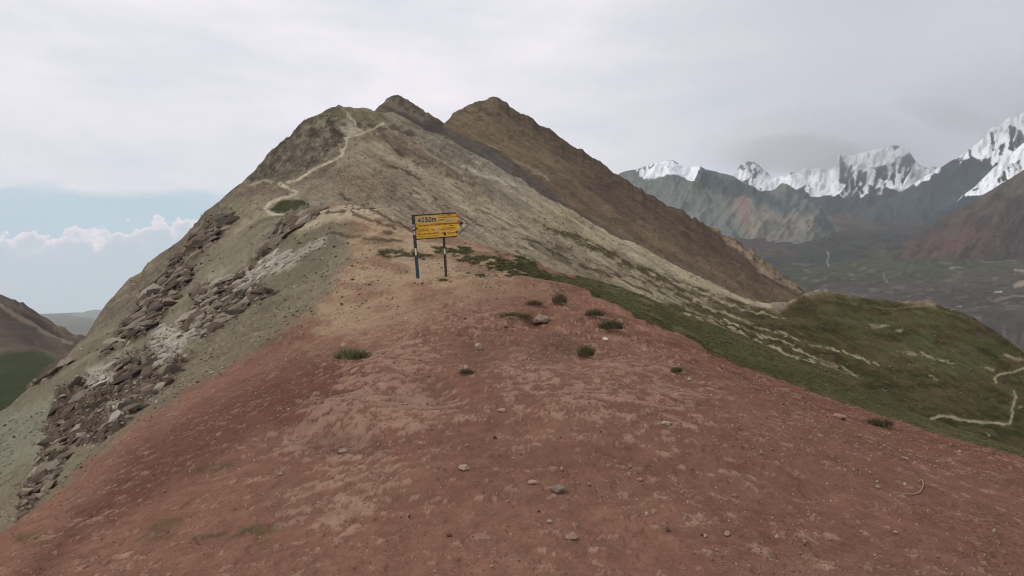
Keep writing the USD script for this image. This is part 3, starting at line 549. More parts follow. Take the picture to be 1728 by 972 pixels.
P.over(sstep(0.40, 0.62, fb(sl / 26, (px + py) / 260, 4, 140, 0.55)) * 0.8, C(80, 67, 59))
P.over(sstep(0.5, 0.7, fb(sl / 12, (px + py) / 150, 4, 144, 0.55)) * 0.5, C(116, 98, 79))
P.over(region([(1000,270),(1100,335),(1200,388),(1300,450),(1340,490),(1280,500),(1160,430),(1040,345),(960,290)], 14, 1.5) * 0.65, C(80, 66, 58))
P.over(region([(900,320),(960,340),(1080,400),(1200,460),(1320,512),(1200,480),(1060,415),(940,350)], 8, 1) * 0.5, C(98, 84, 70))
P.over(region([(748,212),(800,172),(832,166),(900,215),(1000,300),(960,320),(860,270),(790,235)], 14, 1.5) * 0.45, C(112, 97, 76))
P.over(region([(560,260),(633,190),(668,170),(748,206),(756,216),(830,247),(880,285),(950,335),(1010,385),(930,370),(830,330),(740,290),(600,300)], 3, 0.6) * 0.92, C(82, 74, 70))
P.over(region([(633,190),(648,172),(676,164),(706,180),(730,196),(715,204),(690,196),(660,188)], 3, 0.8) * 0.85, C(112, 100, 86))
P.over(region([(633,190),(648,172),(676,164),(706,180),(730,196),(715,204),(690,196),(660,188)], 3, 0.8) * sstep(0.5, 0.6, fb(px / 7, py / 6, 3, 150)) * 0.8, C(78, 70, 62))
for qq, w, c in ((crop(780,140,3.74,[(150,375),(185,400),(235,432)]), 2.2, C(150,138,122)), (crop(900,290,7.2,[(0,30),(100,40),(180,110)]), 3, C(132,120,106)), (crop(780,140,3.74,[(320,490),(420,540),(500,575)]), 5, C(124,110,94))):
    P.over(stroke(qq, w, 1.2, 0.6) * 0.85, c)
spots = sstep(0.635, 0.69, fb(px / 11 - py / 30, py / 7, 3, 152))
P.over(spots * region([(770,190),(830,165),(880,195),(1000,275),(1080,325),(1040,330),(940,270),(880,240),(820,230)], 16, 1) * 0.75, C(72, 62, 52))
P.over(region([(830,164),(870,184),(940,228),(1000,268),(1060,310),(1040,312),(980,270),(900,222),(850,190)], 4, 1.2) * sstep(0.45, 0.55, fb(px / 9, py / 6, 3, 155)) * 0.7, C(76, 65, 56))
P.over(region([(1196,378),(1250,408),(1292,436),(1332,468),(1364,500),(1350,500),(1315,478),(1290,468),(1262,440),(1225,404)], 3, 1.0) * 0.85, C(134, 116, 98))
P.over(region([(1196,378),(1250,408),(1292,436),(1332,468),(1364,500),(1350,500),(1315,478),(1290,468),(1262,440),(1225,404)], 3, 1.0) * sstep(0.52, 0.62, fb(px / 6, py / 5, 3, 157)) * 0.7, C(86, 72, 60))
P.mul((0.86 + 0.28 * fb(X / 4, Y / 6, 4, 158, 0.65)) * (1 + 0.6 * (fb(sl / 5, (px + py) / 60, 4, 156, 0.6) - 0.5)) * (1 + 0.45 * (fb(px / 3.2, py / 2.2, 3, 132, 0.7) - 0.5)))
P.over(sstep(0.70, 0.78, fb(px / 6, py / 4, 3, 159)) * 0.5, C(66, 55, 47))
tag(write_sheet('mountain', Cm, P.c, M_HILL), 'brown scree peak with a dark gully rising behind the dome', 'mountain', kind='structure')

# ------------------------------------------------------------------ left: hillside and plains far below
htop = [(-500,300,1100),(-250,400,1000),(-100,455,950),(0,496,900),(30,508,930),(60,527,960),(90,545,1000),(108,552,1020),(120,560,1050),(135,566,1080),(180,590,1150),(280,660,1250)]
LH = [[(-500,1100,300),(0,800,330),(280,800,340)], [(-500,800,430),(0,692,430),(280,700,430)], [(-500,600,620),(0,604,600),(60,604,620),(135,600,640),(280,680,650)], htop, [(p, y + 40, d * 1.3) for p, y, d in htop], [(p, CY + 500 / (d * 2.2) * F, d * 2.2) for p, y, d in htop]]
Hm = Loft(LH, np.arange(-500, 281, 2.0), [20, 50, 90, 8, 8]); setup(Hm)
Hm.Z += sstep(1.5, 2.5, t) * sstep(3.0, 2.8, t) * (fb(X / 80, Y / 120, 4, 160) - 0.5) * 22 + np.exp(-((t - 3) / 0.2) ** 2) * (fb(px / 14, px * 0, 4, 161) - 0.5) * 7
P = Paint(Hm, C(96, 84, 75))
P.over(sstep(0.4, 0.62, fb(px / 30, py / 18 - px / 30, 4, 163)) * 0.6, C(80, 69, 64))
P.over(region([(-500,620),(-100,590),(0,590),(40,592),(70,602),(100,610),(200,640),(280,1000),(-500,1000)], 9, 1.4), C(62, 66, 46))
P.over(region([(-500,700),(0,640),(60,630),(60,720),(-500,900)], 16, 2) * 0.5, C(52, 58, 38))
P.over(stroke([(-100,470),(0,518),(40,540),(80,562),(122,576)], 5, 1.5, 0.8) * 0.85, C(134, 118, 104)); P.over(stroke([(38,532),(70,550),(104,566)], 5, 1.5, 0.6) * 0.7, C(70, 60, 55))
P.over(region([(60,530),(92,540),(110,552),(140,568),(120,570),(90,556)], 3, 0.8) * 0.7, C(122, 104, 86))
P.mul(0.85 + 0.3 * fb(X / 8, Y / 14, 4, 165))
tag(write_sheet('hill', Hm, P.c, M_HILL), 'brown hillside above a green valley at the left edge', 'hill', kind='structure')

def big_sheet(name, x0, x1, y0, y1, n, fz, col, label, cat, mat=M_FAR):
    ax, ay = np.meshgrid(np.linspace(x0, x1, n), np.linspace(y0, y1, n), indexing='ij')
    class _: pass
    L = _(); L.X, L.Y, L.Z = ax, ay, fz(ax, ay); L.nr, L.nc = n, n; L.faces = lambda: np.roll(Loft.faces(L), 0, 1)
    return tag(write_sheet(name, L, col(ax, ay, L.Z), mat), label, cat, kind='structure')
big_sheet('plain', -16500, 16500, -16500, 16500, 220, lambda x, y: -420 - 180 * sstep(0, 6000, y) + 25 * fb(x / 900, y / 900, 4, 170) + 60 * (ridged(x / 4200 + 3, y / 4200, 3, 171) - .5),
    lambda x, y, z: C(98, 98, 82) * (0.8 + 0.4 * fb(x / 700, y / 700, 4, 172))[..., None], 'wide pale plain far below the pass', 'plain')
ftop = [(-500,560,15500),(-200,552,15500),(40,548,15500),(80,541,15500),(110,534,15500),(140,527,15500),(165,523,15500),(190,524,15500),(230,530,15500),(300,545,15500),(420,560,15500)]
LF = [[(p, 575, 11500) for p in (-500, 420)], ftop, [(p, 560, 16300) for p in (-500, 420)]]
Fm = Loft(LF, np.arange(-500, 421, 4.0), [40, 8]); setup(Fm)
Fm.Z += np.exp(-((t - 1) / 0.4) ** 2) * (fb(px / 16, t * 3, 4, 175) - 0.5) * 60
P = Paint(Fm, C(122, 130, 128)); P.over(sstep(0.45, 0.65, fb(px / 22, py / 6, 3, 177)) * 0.6, C(120, 124, 112))
tag(write_sheet('hill', Fm, P.c, M_FAR), 'faint blue hills on the horizon in the left gap', 'hill', kind='structure')

# ------------------------------------------------------------------ right: the glacier valley and its snow mountains
vp = (900, 1200, 1450, 1728, 2400)
LV = [[(p, 760, 700) for p in vp], [(p, 530, 1500) for p in vp], [(p, 478, 2200) for p in vp], [(p, 440, 3000) for p in vp], [(p, 405, 3750) for p in vp], [(900,352,9000),(1250,345,9000),(1400,352,9000),(1728,360,8400),(2400,360,8400)], [(p, 400, 11500) for p in vp]]
Vm = Loft(LV, sub_cols(1000, 1740, 2.0, 600), [14, 60, 70, 70, 70, 8]); setup(Vm)
Vm.Z += sstep(0.6, 1.2, t) * ((fb(X / 420, Y / 700, 4, 180) - 0.5) * 70 * D / 4000 + (fb(X / 90, Y / 140, 4, 184, 0.6) - 0.5) * 22 * D / 3000)
P = Paint(Vm, C(84, 78, 74))
P.over(sstep(0.42, 0.62, fb(px / 110, py / 14, 4, 186)) * 0.7, C(76, 70, 70))
P.over(region([(1300,500),(1330,450),(1420,432),(1600,440),(1800,445),(2300,440),(2300,470),(1728,462),(1560,470),(1400,474),(1340,500)], 12, 1.6) * 0.75, C(74, 78, 62))
P.over(region([(1290,440),(1400,395),(1540,380),(1560,410),(1420,440),(1340,460)], 16, 2) * 0.6, C(62, 68, 68))
P.over(sstep(0.62, 0.70, fb(px / 16, py / 3.2, 4, 188)) * 0.4 * (py > 440), C(120, 112, 104))
P.over(sstep(0.40, 0.28, fb(px / 14, py / 3.0, 4, 190)) * 0.5, C(58, 54, 54))
for q, w, c in (([(1396,425),(1399,432),(1396,438),(1399,444)], 1.3, C(150,146,138)), ([(1604,458),(1632,457)], 1.5, C(150,142,132)), ([(1712,440),(1728,437),(1760,434)], 2.5, C(160,152,142)), ([(1715,460),(1740,462),(1730,480),(1712,484)], 5, C(140,128,118)), ([(1678,492),(1690,492)], 2, C(165,160,152)),
    ([(1614,518),(1622,516)], 2.5, C(170,164,156)), ([(1490,458),(1492,470),(1497,478)], 3, C(120,110,104)), ([(1680,505),(1720,498),(1760,500)], 4, C(116,104,98))):
    P.over(stroke(q, w, 1, 0.4) * 0.9, c)
P.mul(0.85 + 0.3 * fb(X / 25, Y / 50, 4, 192))
tag(write_sheet('valley', Vm, P.c, M_FAR), 'wide grey and purple moraine valley beyond the grassy hillock', 'valley', kind='structure')

def snowmount(lines, cols, rows, rock, seed, relief, paint, label, cat='mountain', crest=30, snow_k=0.5, rock_k=0.75):
    L = Loft(lines, cols, rows); setup(L)
    ti = len(lines) - 3
    e = sstep(0.0, 0.8, t) * sstep(ti, ti - 0.25, t)
    L.Z += e * (ridged(px / 85 + py / 120, py / 130 + seed, 4, seed, 0.5) - 0.45) * relief * 0.5 + e * (fb(px / 20, py / 20, 4, seed + 3, 0.55) - 0.5) * relief * 0.22
    L.Z += np.exp(-((t - ti) / 0.15) ** 2) * (fb(px / 9, px * 0 + seed, 4, seed + 5, 0.6) - 0.5) * crest * 0.32
    Pm = Paint(L, rock)
    Pm.over(sstep(0.42, 0.62, fb(px / 26, py / 40, 4, seed + 7)) * 0.5, rock * 0.72)
    Pm.over(sstep(0.5, 0.68, fb(px / 14, py / 18, 4, seed + 9)) * 0.45, np.minimum(rock * 1.35, .6))
    sn = paint(Pm)
    Pm.mul(0.88 + 0.24 * fb(px / 3, py / 3, 3, seed + 11))
    if sn is not None:
        streak = fb(px / 7 + py / 30, py / 22, 4, seed + 13, 0.6)
        gul = ridged(px / 15 + py / 44, py / 46 + px / 300, 4, seed + 15, 0.62)
        s = sn + snow_k * (streak - 0.5) * (4 * sn * (1 - sn)) - rock_k * sn * sstep(0.50, 0.34, gul) * sstep(0.35, 0.6, fb(px / 40, py / 22, 3, seed + 17))
        Pm.over(sstep(0.30, 0.62, s) * (0.55 + 0.45 * sstep(0.3, 0.55, fb(px / 4 + py / 16, py / 12, 3, seed + 21))), np.array([0.80, 0.82, 0.85]) * 1.0)
        Pm.over(sstep(0.5, 0.65, s) * 0.25 * sstep(0.45, 0.65, fb(px / 12 + py / 20, py / 10, 3, seed + 19)), np.array([0.55, 0.58, 0.62]))
        snow = fm(s > 0.5)
        tag(write_sheet('snow', L, Pm.c, M_SNOW, snow), 'white snow on the ' + label, 'snow', kind='structure')
        tag(write_sheet('mountain', L, Pm.c, M_FAR, ~snow), 'dark rock of the ' + label, cat, kind='structure')
    else:
        tag(write_sheet('mountain', L, Pm.c, M_FAR), label, cat, kind='structure')
    return L
def backs(tp, drop=60): return [[(p, y + drop, d * 1.12) for p, y, d in tp], [(p, y + 220, d * 1.3) for p, y, d in tp]]
def S_(q, soft=4, warp=0.7): return region(q, soft, warp)

# middle: pale scree mountain with a snow cap
etop = [(900,350,5600),(980,325,5500),(1030,302,5400),(1055,289,5300),(1072,286,5300),(1085,281,5300),(1092,279,5300),(1106,276,5300),(1120,273,5300),(1134,270,5300),(1146,277,5300),(1158,283,5300),(1172,281,5250),(1179,280,5200),(1190,285,5200),(1210,290,5200),(1236,296,5200),(1255,308,5100),(1270,314,5050),(1288,326,5000),(1306,322,5000),(1322,312,5000),(1340,322,4950),(1356,340,4900),(1375,352,4800),(1400,372,4700),(1440,400,4600),(1500,430,4500)]
LE = [[(900,540,3100),(1500,540,3100)], [(900,420,3800),(1200,412,3800),(1300,404,3750),(1380,402,3700),(1500,445,3700)], etop] + backs(etop)
def pE(Pm):
    Pm.over(S_([(1040,320),(1120,312),(1200,330),(1290,390),(1290,430),(1180,390),(1080,340)], 14, 1.4) * 0.6, C(116, 118, 112))
    Pm.over(S_([(1240,330),(1300,350),(1370,375),(1390,400),(1300,410),(1260,390),(1230,350)], 10, 1.4) * 0.6, C(138, 126, 116))
    Pm.over(S_([(1248,330),(1268,340),(1262,370),(1270,400),(1256,392),(1250,360)], 5, 1.4) * 0.7, C(128, 106, 100))
    Pm.over(S_([(1172,284),(1240,300),(1300,330),(1350,345),(1330,360),(1270,335),(1200,318),(1172,310)], 7, 1.0) * 0.7, C(62, 72, 78))
    Pm.over(S_([(1290,378),(1312,366),(1340,372),(1330,392),(1300,400),(1284,398)], 5, 1.4) * 0.6, C(82, 88, 82))
    for q in ([(1236,395),(1242,388),(1252,400),(1264,408),(1250,404)], [(1190,322),(1204,336),(1200,344),(1188,330)]): Pm.over(S_(q, 2) * 0.7, C(66, 70, 70))
    s1 = S_(crop(1030,240,4.225,[(170,215),(250,170),(330,150),(385,136),(440,132),(545,182),(640,165),(620,220),(585,290),(560,275),(510,250),(480,262),(390,292),(320,302),(235,288)]), 2.0, 0.45)
    s1 *= 1 - 0.75 * S_(crop(1030,240,4.225,[(90,230),(130,190),(250,168),(320,158),(350,200),(250,250),(200,280),(140,240)]), 4, 0.6) * (fb(px / 3.5 + py / 14, py / 10, 3, 201) > 0.5)
    s1 *= 1 - S_(crop(1030,240,4.225,[(432,126),(470,132),(490,160),(460,150)]), 1.2, 0.3)
    s2 = S_(crop(1030,240,4.225,[(1035,318),(1060,280),(1170,285),(1235,298),(1200,320),(1150,350),(1105,350),(1060,335)]), 2, 0.6) * 0
    return np.maximum(s1, s2)
snowmount(LE, sub_cols(1000, 1500, 1.7, 100), [30, 120, 6, 5], C(106, 110, 108), 200, 260, pE, 'mountain with a white cap behind the brown peak', crest=34, snow_k=0.3, rock_k=0.15)

# back wall in the cloud
ftop2 = [(1120,330,8000),(1180,318,8000),(1225,300,8000),(1240,292,8000),(1250,278,8000),(1258,274,8000),(1264,272,8000),(1280,282,8000),(1296,294,8000),(1308,303,8000),(1322,300,8000),(1340,288,8000),(1352,284,8000),(1368,289,8000),(1385,284,8000),(1402,286,8000),(1412,272,7900),(1416,257,7900),(1424,256,7900),(1434,262,7900),(1452,258,7900),(1480,252,7900),(1510,246,7900),(1534,256,7900),(1546,275,7900),(1562,285,7900),(1600,280,7900),(1680,280,7900)]
LB = [[(p, 470, 5600) for p in (1120, 1680)], [(p, 345, 7100) for p in (1120, 1680)], ftop2] + backs(ftop2)
z5 = lambda p: crop(1340, 180, 4.4175, p)
def pB(Pm):
    s = S_([(1120,345),(1180,322),(1240,285),(1260,268),(1420,250),(1680,240),(1680,320),(1560,320),(1520,330),(1480,328),(1420,330),(1400,322),(1370,328),(1345,322),(1322,318),(1290,330),(1250,324),(1210,330)], 3, 0.6)
    dark = np.maximum.reduce([S_(q, 2, 0.6) for q in (z5([(340,345),(365,380),(440,430),(460,480),(440,540),(475,600),(490,660),(400,690),(340,640),(400,590),(370,560),(330,520),(345,440)]), z5([(640,470),(700,435),(715,560),(660,560),(600,620),(620,520)]), z5([(850,350),(915,420),(870,500),(800,600),(760,480),(800,400)]),
        z5([(720,440),(745,430),(760,520),(740,600),(715,540)]), z5([(470,500),(560,520),(520,640),(460,600)]), z5([(560,600),(700,600),(740,640),(640,690),(560,660)]), crop(1030,240,4.225,[(980,135),(1080,190),(1160,250),(1180,275),(1120,240),(1040,200),(970,160)]), crop(1030,240,4.225,[(920,150),(950,165),(950,195),(925,185)]))])
    light = sstep(0.5, 0.6, fb(px / 5 + py / 20, py / 13, 3, 221))
    return s * (1 - dark * (1 - 0.5 * light)) * (1 - 0.42 * sstep(0.54, 0.62, fb(px / 9 + py / 30, py / 12, 4, 222)) )
snowmount(LB, sub_cols(1130, 1680, 1.7, 0), [24, 150, 6, 5], C(70, 76, 80), 220, 330, pB, 'jagged wall at the head of the valley', crest=44, snow_k=0.5, rock_k=0.45)

# right: the great snow ridge and the lower one in front of it
gtop = [(1420,370,6900),(1470,350,6900),(1500,335,6900),(1530,318,6900),(1560,298,6900),(1590,281,6900),(1620,263,6900),(1645,246,6900),(1664,228,6900),(1672,216,6900),(1686,213,6900),(1700,200,6900),(1714,194,6900),(1728,190,6900),(1800,160,6900),(1950,130,6900),(2200,100,6900)]
LG = [[(1420,470,4600),(1700,470,4600),(2200,470,4600)], [(1420,385,6000),(1600,330,6000),(1728,290,6000),(2200,240,6000)], gtop] + backs(gtop)
def pG(Pm):
    s = S_([(1455,352),(1500,330),(1560,292),(1600,265),(1668,205),(1728,180),(2250,60),(2250,300),(1728,240),(1690,268),(1664,272),(1645,264),(1618,280),(1600,268),(1575,292),(1550,308),(1520,322),(1490,338)], 3, 0.8)
    dark = np.maximum.reduce([S_(q, 1.8, 0.6) for q in (z5([(1455,180),(1480,190),(1490,240),(1510,300),(1490,310),(1465,250)]), z5([(1600,110),(1640,110),(1690,150),(1714,200),(1714,260),(1640,300),(1590,290),(1600,200)]), z5([(1285,325),(1310,320),(1360,430),(1330,440)]), z5([(1170,420),(1240,390),(1290,440),(1260,470),(1160,470)]), z5([(1400,380),(1480,360),(1490,420),(1430,450)]), z5([(1530,250),(1570,230),(1560,330),(1530,330)]))])
    return s * (1 - dark * (0.55 + 0.45 * (fb(px / 4 + py / 12, py / 12, 3, 241) > 0.42)))
snowmount(LG, sub_cols(1440, 1740, 1.7, 300)[10:], [24, 150, 6, 5], C(66, 74, 80), 240, 260, pG, 'great white ridge climbing into the cloud at the right', crest=20, snow_k=0.4, rock_k=0.22)
ktop = [(1560,372,5000),(1600,350,5000),(1640,320,5000),(1664,296,5000),(1680,280,5000),(1700,264,5000),(1714,252,5000),(1728,240,5000),(1800,190,5000),(1950,130,5000),(2200,80,5000)]
LK = [[(1560,470,3700),(1728,470,3700),(2200,470,3700)], [(1560,390,4500),(1640,345,4500),(1728,300,4500),(2200,240,4500)], ktop] + backs(ktop)
def pK(Pm):
    s = S_([(1615,345),(1640,318),(1680,278),(1728,236),(2250,40),(2250,250),(1728,288),(1700,312),(1690,318),(1668,326),(1650,334),(1632,337),(1624,334),(1645,325),(1660,310)], 2.5, 0.8)
    s = np.maximum(s, 0.9 * S_(z5([(1120,630),(1200,590),(1300,570),(1390,510),(1400,530),(1300,600),(1240,620),(1160,650)]), 2, 0.8))
    return s * (1 - 0.7 * S_(z5([(1500,520),(1600,440),(1714,370),(1714,420),(1600,540),(1520,560)]), 3, 1) * (fb(px / 5 - py / 10, py / 8, 3, 261) > 0.5))
snowmount(LK, sub_cols(1560, 1740, 1.7, 300)[19:], [24, 110, 6, 5], C(66, 72, 76), 260, 160, pK, 'lower snow ridge in front of the great one', crest=18, snow_k=0.4, rock_k=0.2)
rtop = [(1340,478,2900),(1400,466,2950),(1460,445,3000),(1500,426,3050),(1540,400,3100),(1580,376,3100),(1620,350,3100),(1650,335,3100),(1680,316,3100),(1704,302,3100),(1728,286,3100),(1800,250,3100),(2000,170,3100),(2300,120,3100)]
LR = [[(1340,560,2500),(1728,560,2500),(2300,560,2500)], [(1340,490,2780),(1500,455,2850),(1728,444,2900),(2300,420,2900)], [(p, y, d + 300) for p, y, d in rtop]] + backs([(p, y, d + 300) for p, y, d in rtop])
def pR(Pm):
    Pm.over(S_([(1480,440),(1560,400),(1640,380),(1700,400),(1640,440),(1560,450)], 16, 2) * 0.6, C(98, 74, 72))
    Pm.over(sstep(0.5, 0.66, fb(px / 20 + py / 20, py / 50 - px / 60, 4, 283)) * 0.6, C(66, 62, 62))
    Pm.over(S_([(1560,440),(1728,430),(2300,420),(2300,500),(1340,500),(1400,466)], 14, 2) * 0.7, C(76, 76, 64))
    Pm.over(S_([(1640,340),(1728,290),(2300,130),(2300,330),(1728,330)], 10, 1.4) * 0.5, C(96, 92, 84))
    return None
snowmount(LR, sub_cols(1340, 1740, 2.0, 0).tolist() + list(range(1750, 2301, 14)), [30, 110, 6, 5], C(84, 74, 72), 280, 120, pR, 'brown and purple scree slope at the right edge', crest=16)

# ------------------------------------------------------------------ things: stones, outcrops, tufts
rng = np.random.default_rng(11)
def rock_mesh(r, n=18, flat=0.6, elong=1.0, jag=0.22):
    """An angular stone about 1 m across: the hull of points on an uneven ellipsoid."""
    v = r.normal(size=(n, 3)); v /= np.linalg.norm(v, axis=1, keepdims=True)
    v *= (1 - jag * r.random((n, 1))) * 0.5
    v *= np.array([elong, 1.0, flat])
    h = ConvexHull(v); used = h.vertices; rm = {a: i for i, a in enumerate(used)}
    f = np.array([[rm[a] for a in s_] for s_ in h.simplices]); v = v[used]
    c = v[f].mean(1); nn = np.cross(v[f[:, 1]] - v[f[:, 0]], v[f[:, 2]] - v[f[:, 0]])
    f[(nn * c).sum(1) < 0] = f[(nn * c).sum(1) < 0][:, ::-1]
    return v, f
def basis(n, ang):
    n = n / np.linalg.norm(n); a = np.cross([0, 0, 1.0], n)
    a = np.array([1.0, 0, 0]) if np.linalg.norm(a) < 1e-3 else a / np.linalg.norm(a)
    b = np.cross(n, a); x = a * math.cos(ang) + b * math.sin(ang)
    return np.stack([x, np.cross(n, x), n], 1)
def Mix(name, a, b, c): return stone_mat(name, C(a, b, c))
ST = {'pale': stone_mat('pale_stone', C(165, 145, 128), 25.0, 0.25), 'pink': stone_mat('pinkish_stone', C(150, 116, 102), 25.0, 0.25), 'dark': stone_mat('dark_red_stone', C(92, 66, 58), 25.0, 0.3), 'grey': stone_mat('grey_stone', C(130, 113, 101), 20.0, 0.3),
      'white': stone_mat('white_stone', C(196, 188, 176), 20.0, 0.18), 'crust': stone_mat('soil_crust', C(150, 122, 108), 25.0, 0.2)}
OC = {'brown': stone_mat('brown_outcrop_rock', C(92, 77, 66), 2.2, 0.35), 'tan': stone_mat('tan_outcrop_rock', C(120, 106, 92), 2.2, 0.3), 'grey': stone_mat('grey_outcrop_rock', C(134, 124, 111), 2.2, 0.3), 'dark': stone_mat('dark_outcrop_rock', C(66, 56, 50), 2.2, 0.35), 'white': stone_mat('chalky_outcrop_rock', C(160, 150, 140), 2.2, 0.3)}

def in_poly(p, poly): return poly_sd(np.array([p[0]]), np.array([p[1]]), poly, 1.0)[0] > 0
def outcrop(poly, n, label, weights, smin=6, smax=38):
    n = min(int(n * 1.8), 290)
    Pp = np.array(poly); c = Pp.mean(0)
    for _ in range(400):
        c = Pp.min(0) + rng.random(2) * (Pp.max(0) - Pp.min(0))
        if in_poly(c, poly): break
    o, _, _ = G.locate(c[0], c[1], 3.0, 9.1)
    th = xform('rock_outcrop', o); tag(th, label, 'rock outcrop', 'rock outcrops of the left flank')
    done, tries = 0, 0
    keys, pr = list(weights), np.array(list(weights.values()), float); pr /= pr.sum()
    while done < n and tries < 5000:
        tries += 1
        q = Pp.min(0) + rng.random(2) * (Pp.max(0) - Pp.min(0))
        if not in_poly(q, poly): continue
        p, i, j = G.locate(q[0], q[1], 3.0, 9.1)
        if abs(G.py[i, j] - q[1]) > 6: continue
        sz = smin * (smax / smin) ** (rng.random() ** 1.6) * p[1] / F
        v, f = rock_mesh(rng, int(rng.integers(11, 20)), rng.uniform(0.32, 0.65), rng.uniform(1.1, 2.1), 0.35)
        nrm = G.normal(i, j, 5) * 0.7 + np.array([-0.25, -0.55, 0.45]) + rng.normal(size=3) * 0.16
        v = (basis(nrm, 0.6 + rng.normal() * 0.3) @ (v * sz).T).T + p - np.array(o) + nrm / np.linalg.norm(nrm) * sz * 0.02
        k = 'white' if any(in_poly(q, w) for w in whites) and rng.random() < 0.75 else keys[rng.choice(len(keys), p=pr)]
        obj('rock', (v, f), OC[k], th); done += 1
W1 = {'brown': 4, 'tan': 3, 'grey': 1.5, 'dark': 2}; W2 = {'brown': 2, 'tan': 3, 'grey': 3, 'dark': 1.5}
outcrop(OUT['a'], 70, 'rust brown crag near the left skyline, highest on the flank', {'brown': 5, 'tan': 2, 'dark': 2})
outcrop(OUT['b'], 130, 'long slanting band of brown broken rock nearest the left skyline', W1)
outcrop(OUT['c'], 120, 'dark rock face directly below the lower chalky white patch', W2)
outcrop(OUT['d'], 100, 'narrow dark rib of rock climbing to the pale hump', W2)
outcrop(OUT['e'], 200, 'largest dark brown crag low on the left flank', {'brown': 5, 'tan': 2, 'dark': 3, 'grey': 1})
outcrop(OUT['f'], 90, 'lowest brown crag at the bottom of the left flank', W1)
outcrop(OUT['g'], 50, 'thin lower tail of broken rock above the largest crag', W2)
outcrop(OUT['h'], 70, 'small grey brown rock step between two white chalky patches', W2)
outcrop(OUT['i'], 25, 'small rock ledge at the far left edge above the green valley', W1)
outcrop(whites[0], 45, 'white chalky rock lens just left of the pale hump', {'white': 4, 'grey': 3, 'tan': 1}, 5, 20)
outcrop(whites[1], 60, 'white chalky rock patch in the middle of the left flank', {'white': 3, 'grey': 3, 'tan': 2}, 5, 20)
outcrop(whites[3], 45, 'whitish rock patch above the largest dark crag', {'white': 3, 'grey': 3, 'tan': 2}, 5, 20)

def stone(px_, py_, w, h, key, label, group=None, elong=1.3, sink=0.28, name='stone', seed=None, n=22):
    r = np.random.default_rng(int(px_ * 7 + py_ * 13) if seed is None else seed)
    p, i, j = G.locate(px_, py_ + h * 0.35, 0, 4.9)
    sz = w * p[1] / F
    v, f = rock_mesh(r, n, min(h / w * 1.15, 1.0), 1.0, 0.22)
    v = v * sz * np.array([1.0, 1 / elong, 1.0])
    nrm = G.normal(i, j, 6) + np.array([0, 0, 1.0])
    v = (basis(nrm, 0) @ v.T).T
    v[:, 2] -= v[:, 2].min() * (1 - sink) * 1.0
    th = xform(name, p); tag(th, label, 'stone', group)
    obj('stone', (v, f), ST[key], th)
for a in (
    (807, 586, 17, 14, 'pale', 'rounded pale stone in a dark hollow below the sign, upper of two'), (788, 622, 15, 13, 'pale', 'pale stone with a grass fringe, lower of two below the sign'),
    (579, 583, 15, 11, 'pale', 'pale stone on the upper edge of the mossy mound at left'), (1021, 571, 14, 7, 'white', 'white brick shaped block right of the dark tuft'),
    (1124, 713, 21, 10, 'pale', 'flat pale slab with a dark underside right of centre'), (1064, 789, 9, 9, 'pink', 'small round stone lower right of centre'), (1091, 867, 10, 9, 'pale', 'pale stone near the bottom right of centre'),
    (1127, 894, 11, 9, 'dark', 'dark stone close to the bottom edge right of centre'), (1240, 836, 12, 7, 'pink', 'small flat stone left of the twig'), (835, 737, 8, 7, 'dark', 'small dark round pebble left of centre foreground'),
    (787, 752, 10, 6, 'pale', 'small pale brick coloured stone below the crust ridge'), (1284, 764, 8, 4, 'pale', 'tiny pale flat stone in the right foreground'), (911, 538, 38, 16, 'grey', 'large flat half buried rock right of the dark turf strip'),
    (853, 548, 12, 14, 'pink', 'pinkish upright stone in a small cluster, right one'), (842, 553, 10, 8, 'pale', 'pale stone in a small cluster, left one'), (1164, 640, 12, 7, 'pale', 'pale slanting stone beside the dark tussock at right'),
    (1451, 735, 9, 6, 'pink', 'small stone below the pale crust at the right edge of the red soil'), (1418, 703, 32, 10, 'pink', 'broad pale pink slab by the grassy edge at right'), (1480, 813, 7, 6, 'pale', 'small pale pebble just left of the curled twig'),
    (1527, 817, 7, 7, 'pale', 'pale pebble inside the curl of the twig'), (938, 823, 38, 13, 'grey', 'wide dusty half buried slab near the bottom centre'), (1449, 882, 8, 7, 'pink', 'small pink pebble near the bottom right'), (1311, 905, 9, 9, 'pale', 'pale upright pebble on the bottom edge'),
    (949, 793, 11, 8, 'pink', 'pinkish broken stone above the wide dusty slab'), (847, 691, 20, 7, 'crust', 'bent pale crust piece in the middle of the red soil'), (784, 789, 34, 8, 'crust', 'long pale crust ridge left of the bottom centre'), (580, 760, 24, 8, 'crust', 'flat oval pale crust slab at left'),
    (900, 814, 24, 6, 'crust', 'low pale crust edge above the dusty slab'), (964, 904, 30, 9, 'crust', 'pale crust slab on the bottom edge'), (1227, 900, 17, 8, 'crust', 'pale crust lump on the bottom right edge'), (1080, 809, 14, 6, 'crust', 'pale crust bit right of the wide dusty slab'),
    (1511, 898, 14, 5, 'crust', 'thin crust flake near the lower right corner'), (1527, 773, 16, 6, 'grey', 'greyish dusty slab above the twig'), (927, 881, 12, 7, 'pale', 'pale stone between the two bottom crust slabs'),
    (940, 493, 9, 7, 'grey', 'grey stone by the turf edge right of the sign'), (699, 477, 7, 5, 'pink', 'small stone wedged left of the blue signpost foot'), (712, 478, 8, 5, 'grey', 'grey stone wedged right of the blue signpost foot'), (705, 480, 9, 4, 'crust', 'soil clod in front of the blue signpost foot'), (759, 475, 8, 5, 'grey', 'grey stone at the foot of the brown signpost leg'), (613, 607, 9, 6, 'pink', 'small stone below the mossy mound'), (1369, 740, 7, 5, 'pink', 'small stone left of the broad pink slab'), (487, 690, 8, 5, 'pink', 'lone small stone on the deep red slope at left')):
    stone(*a)
k = 0
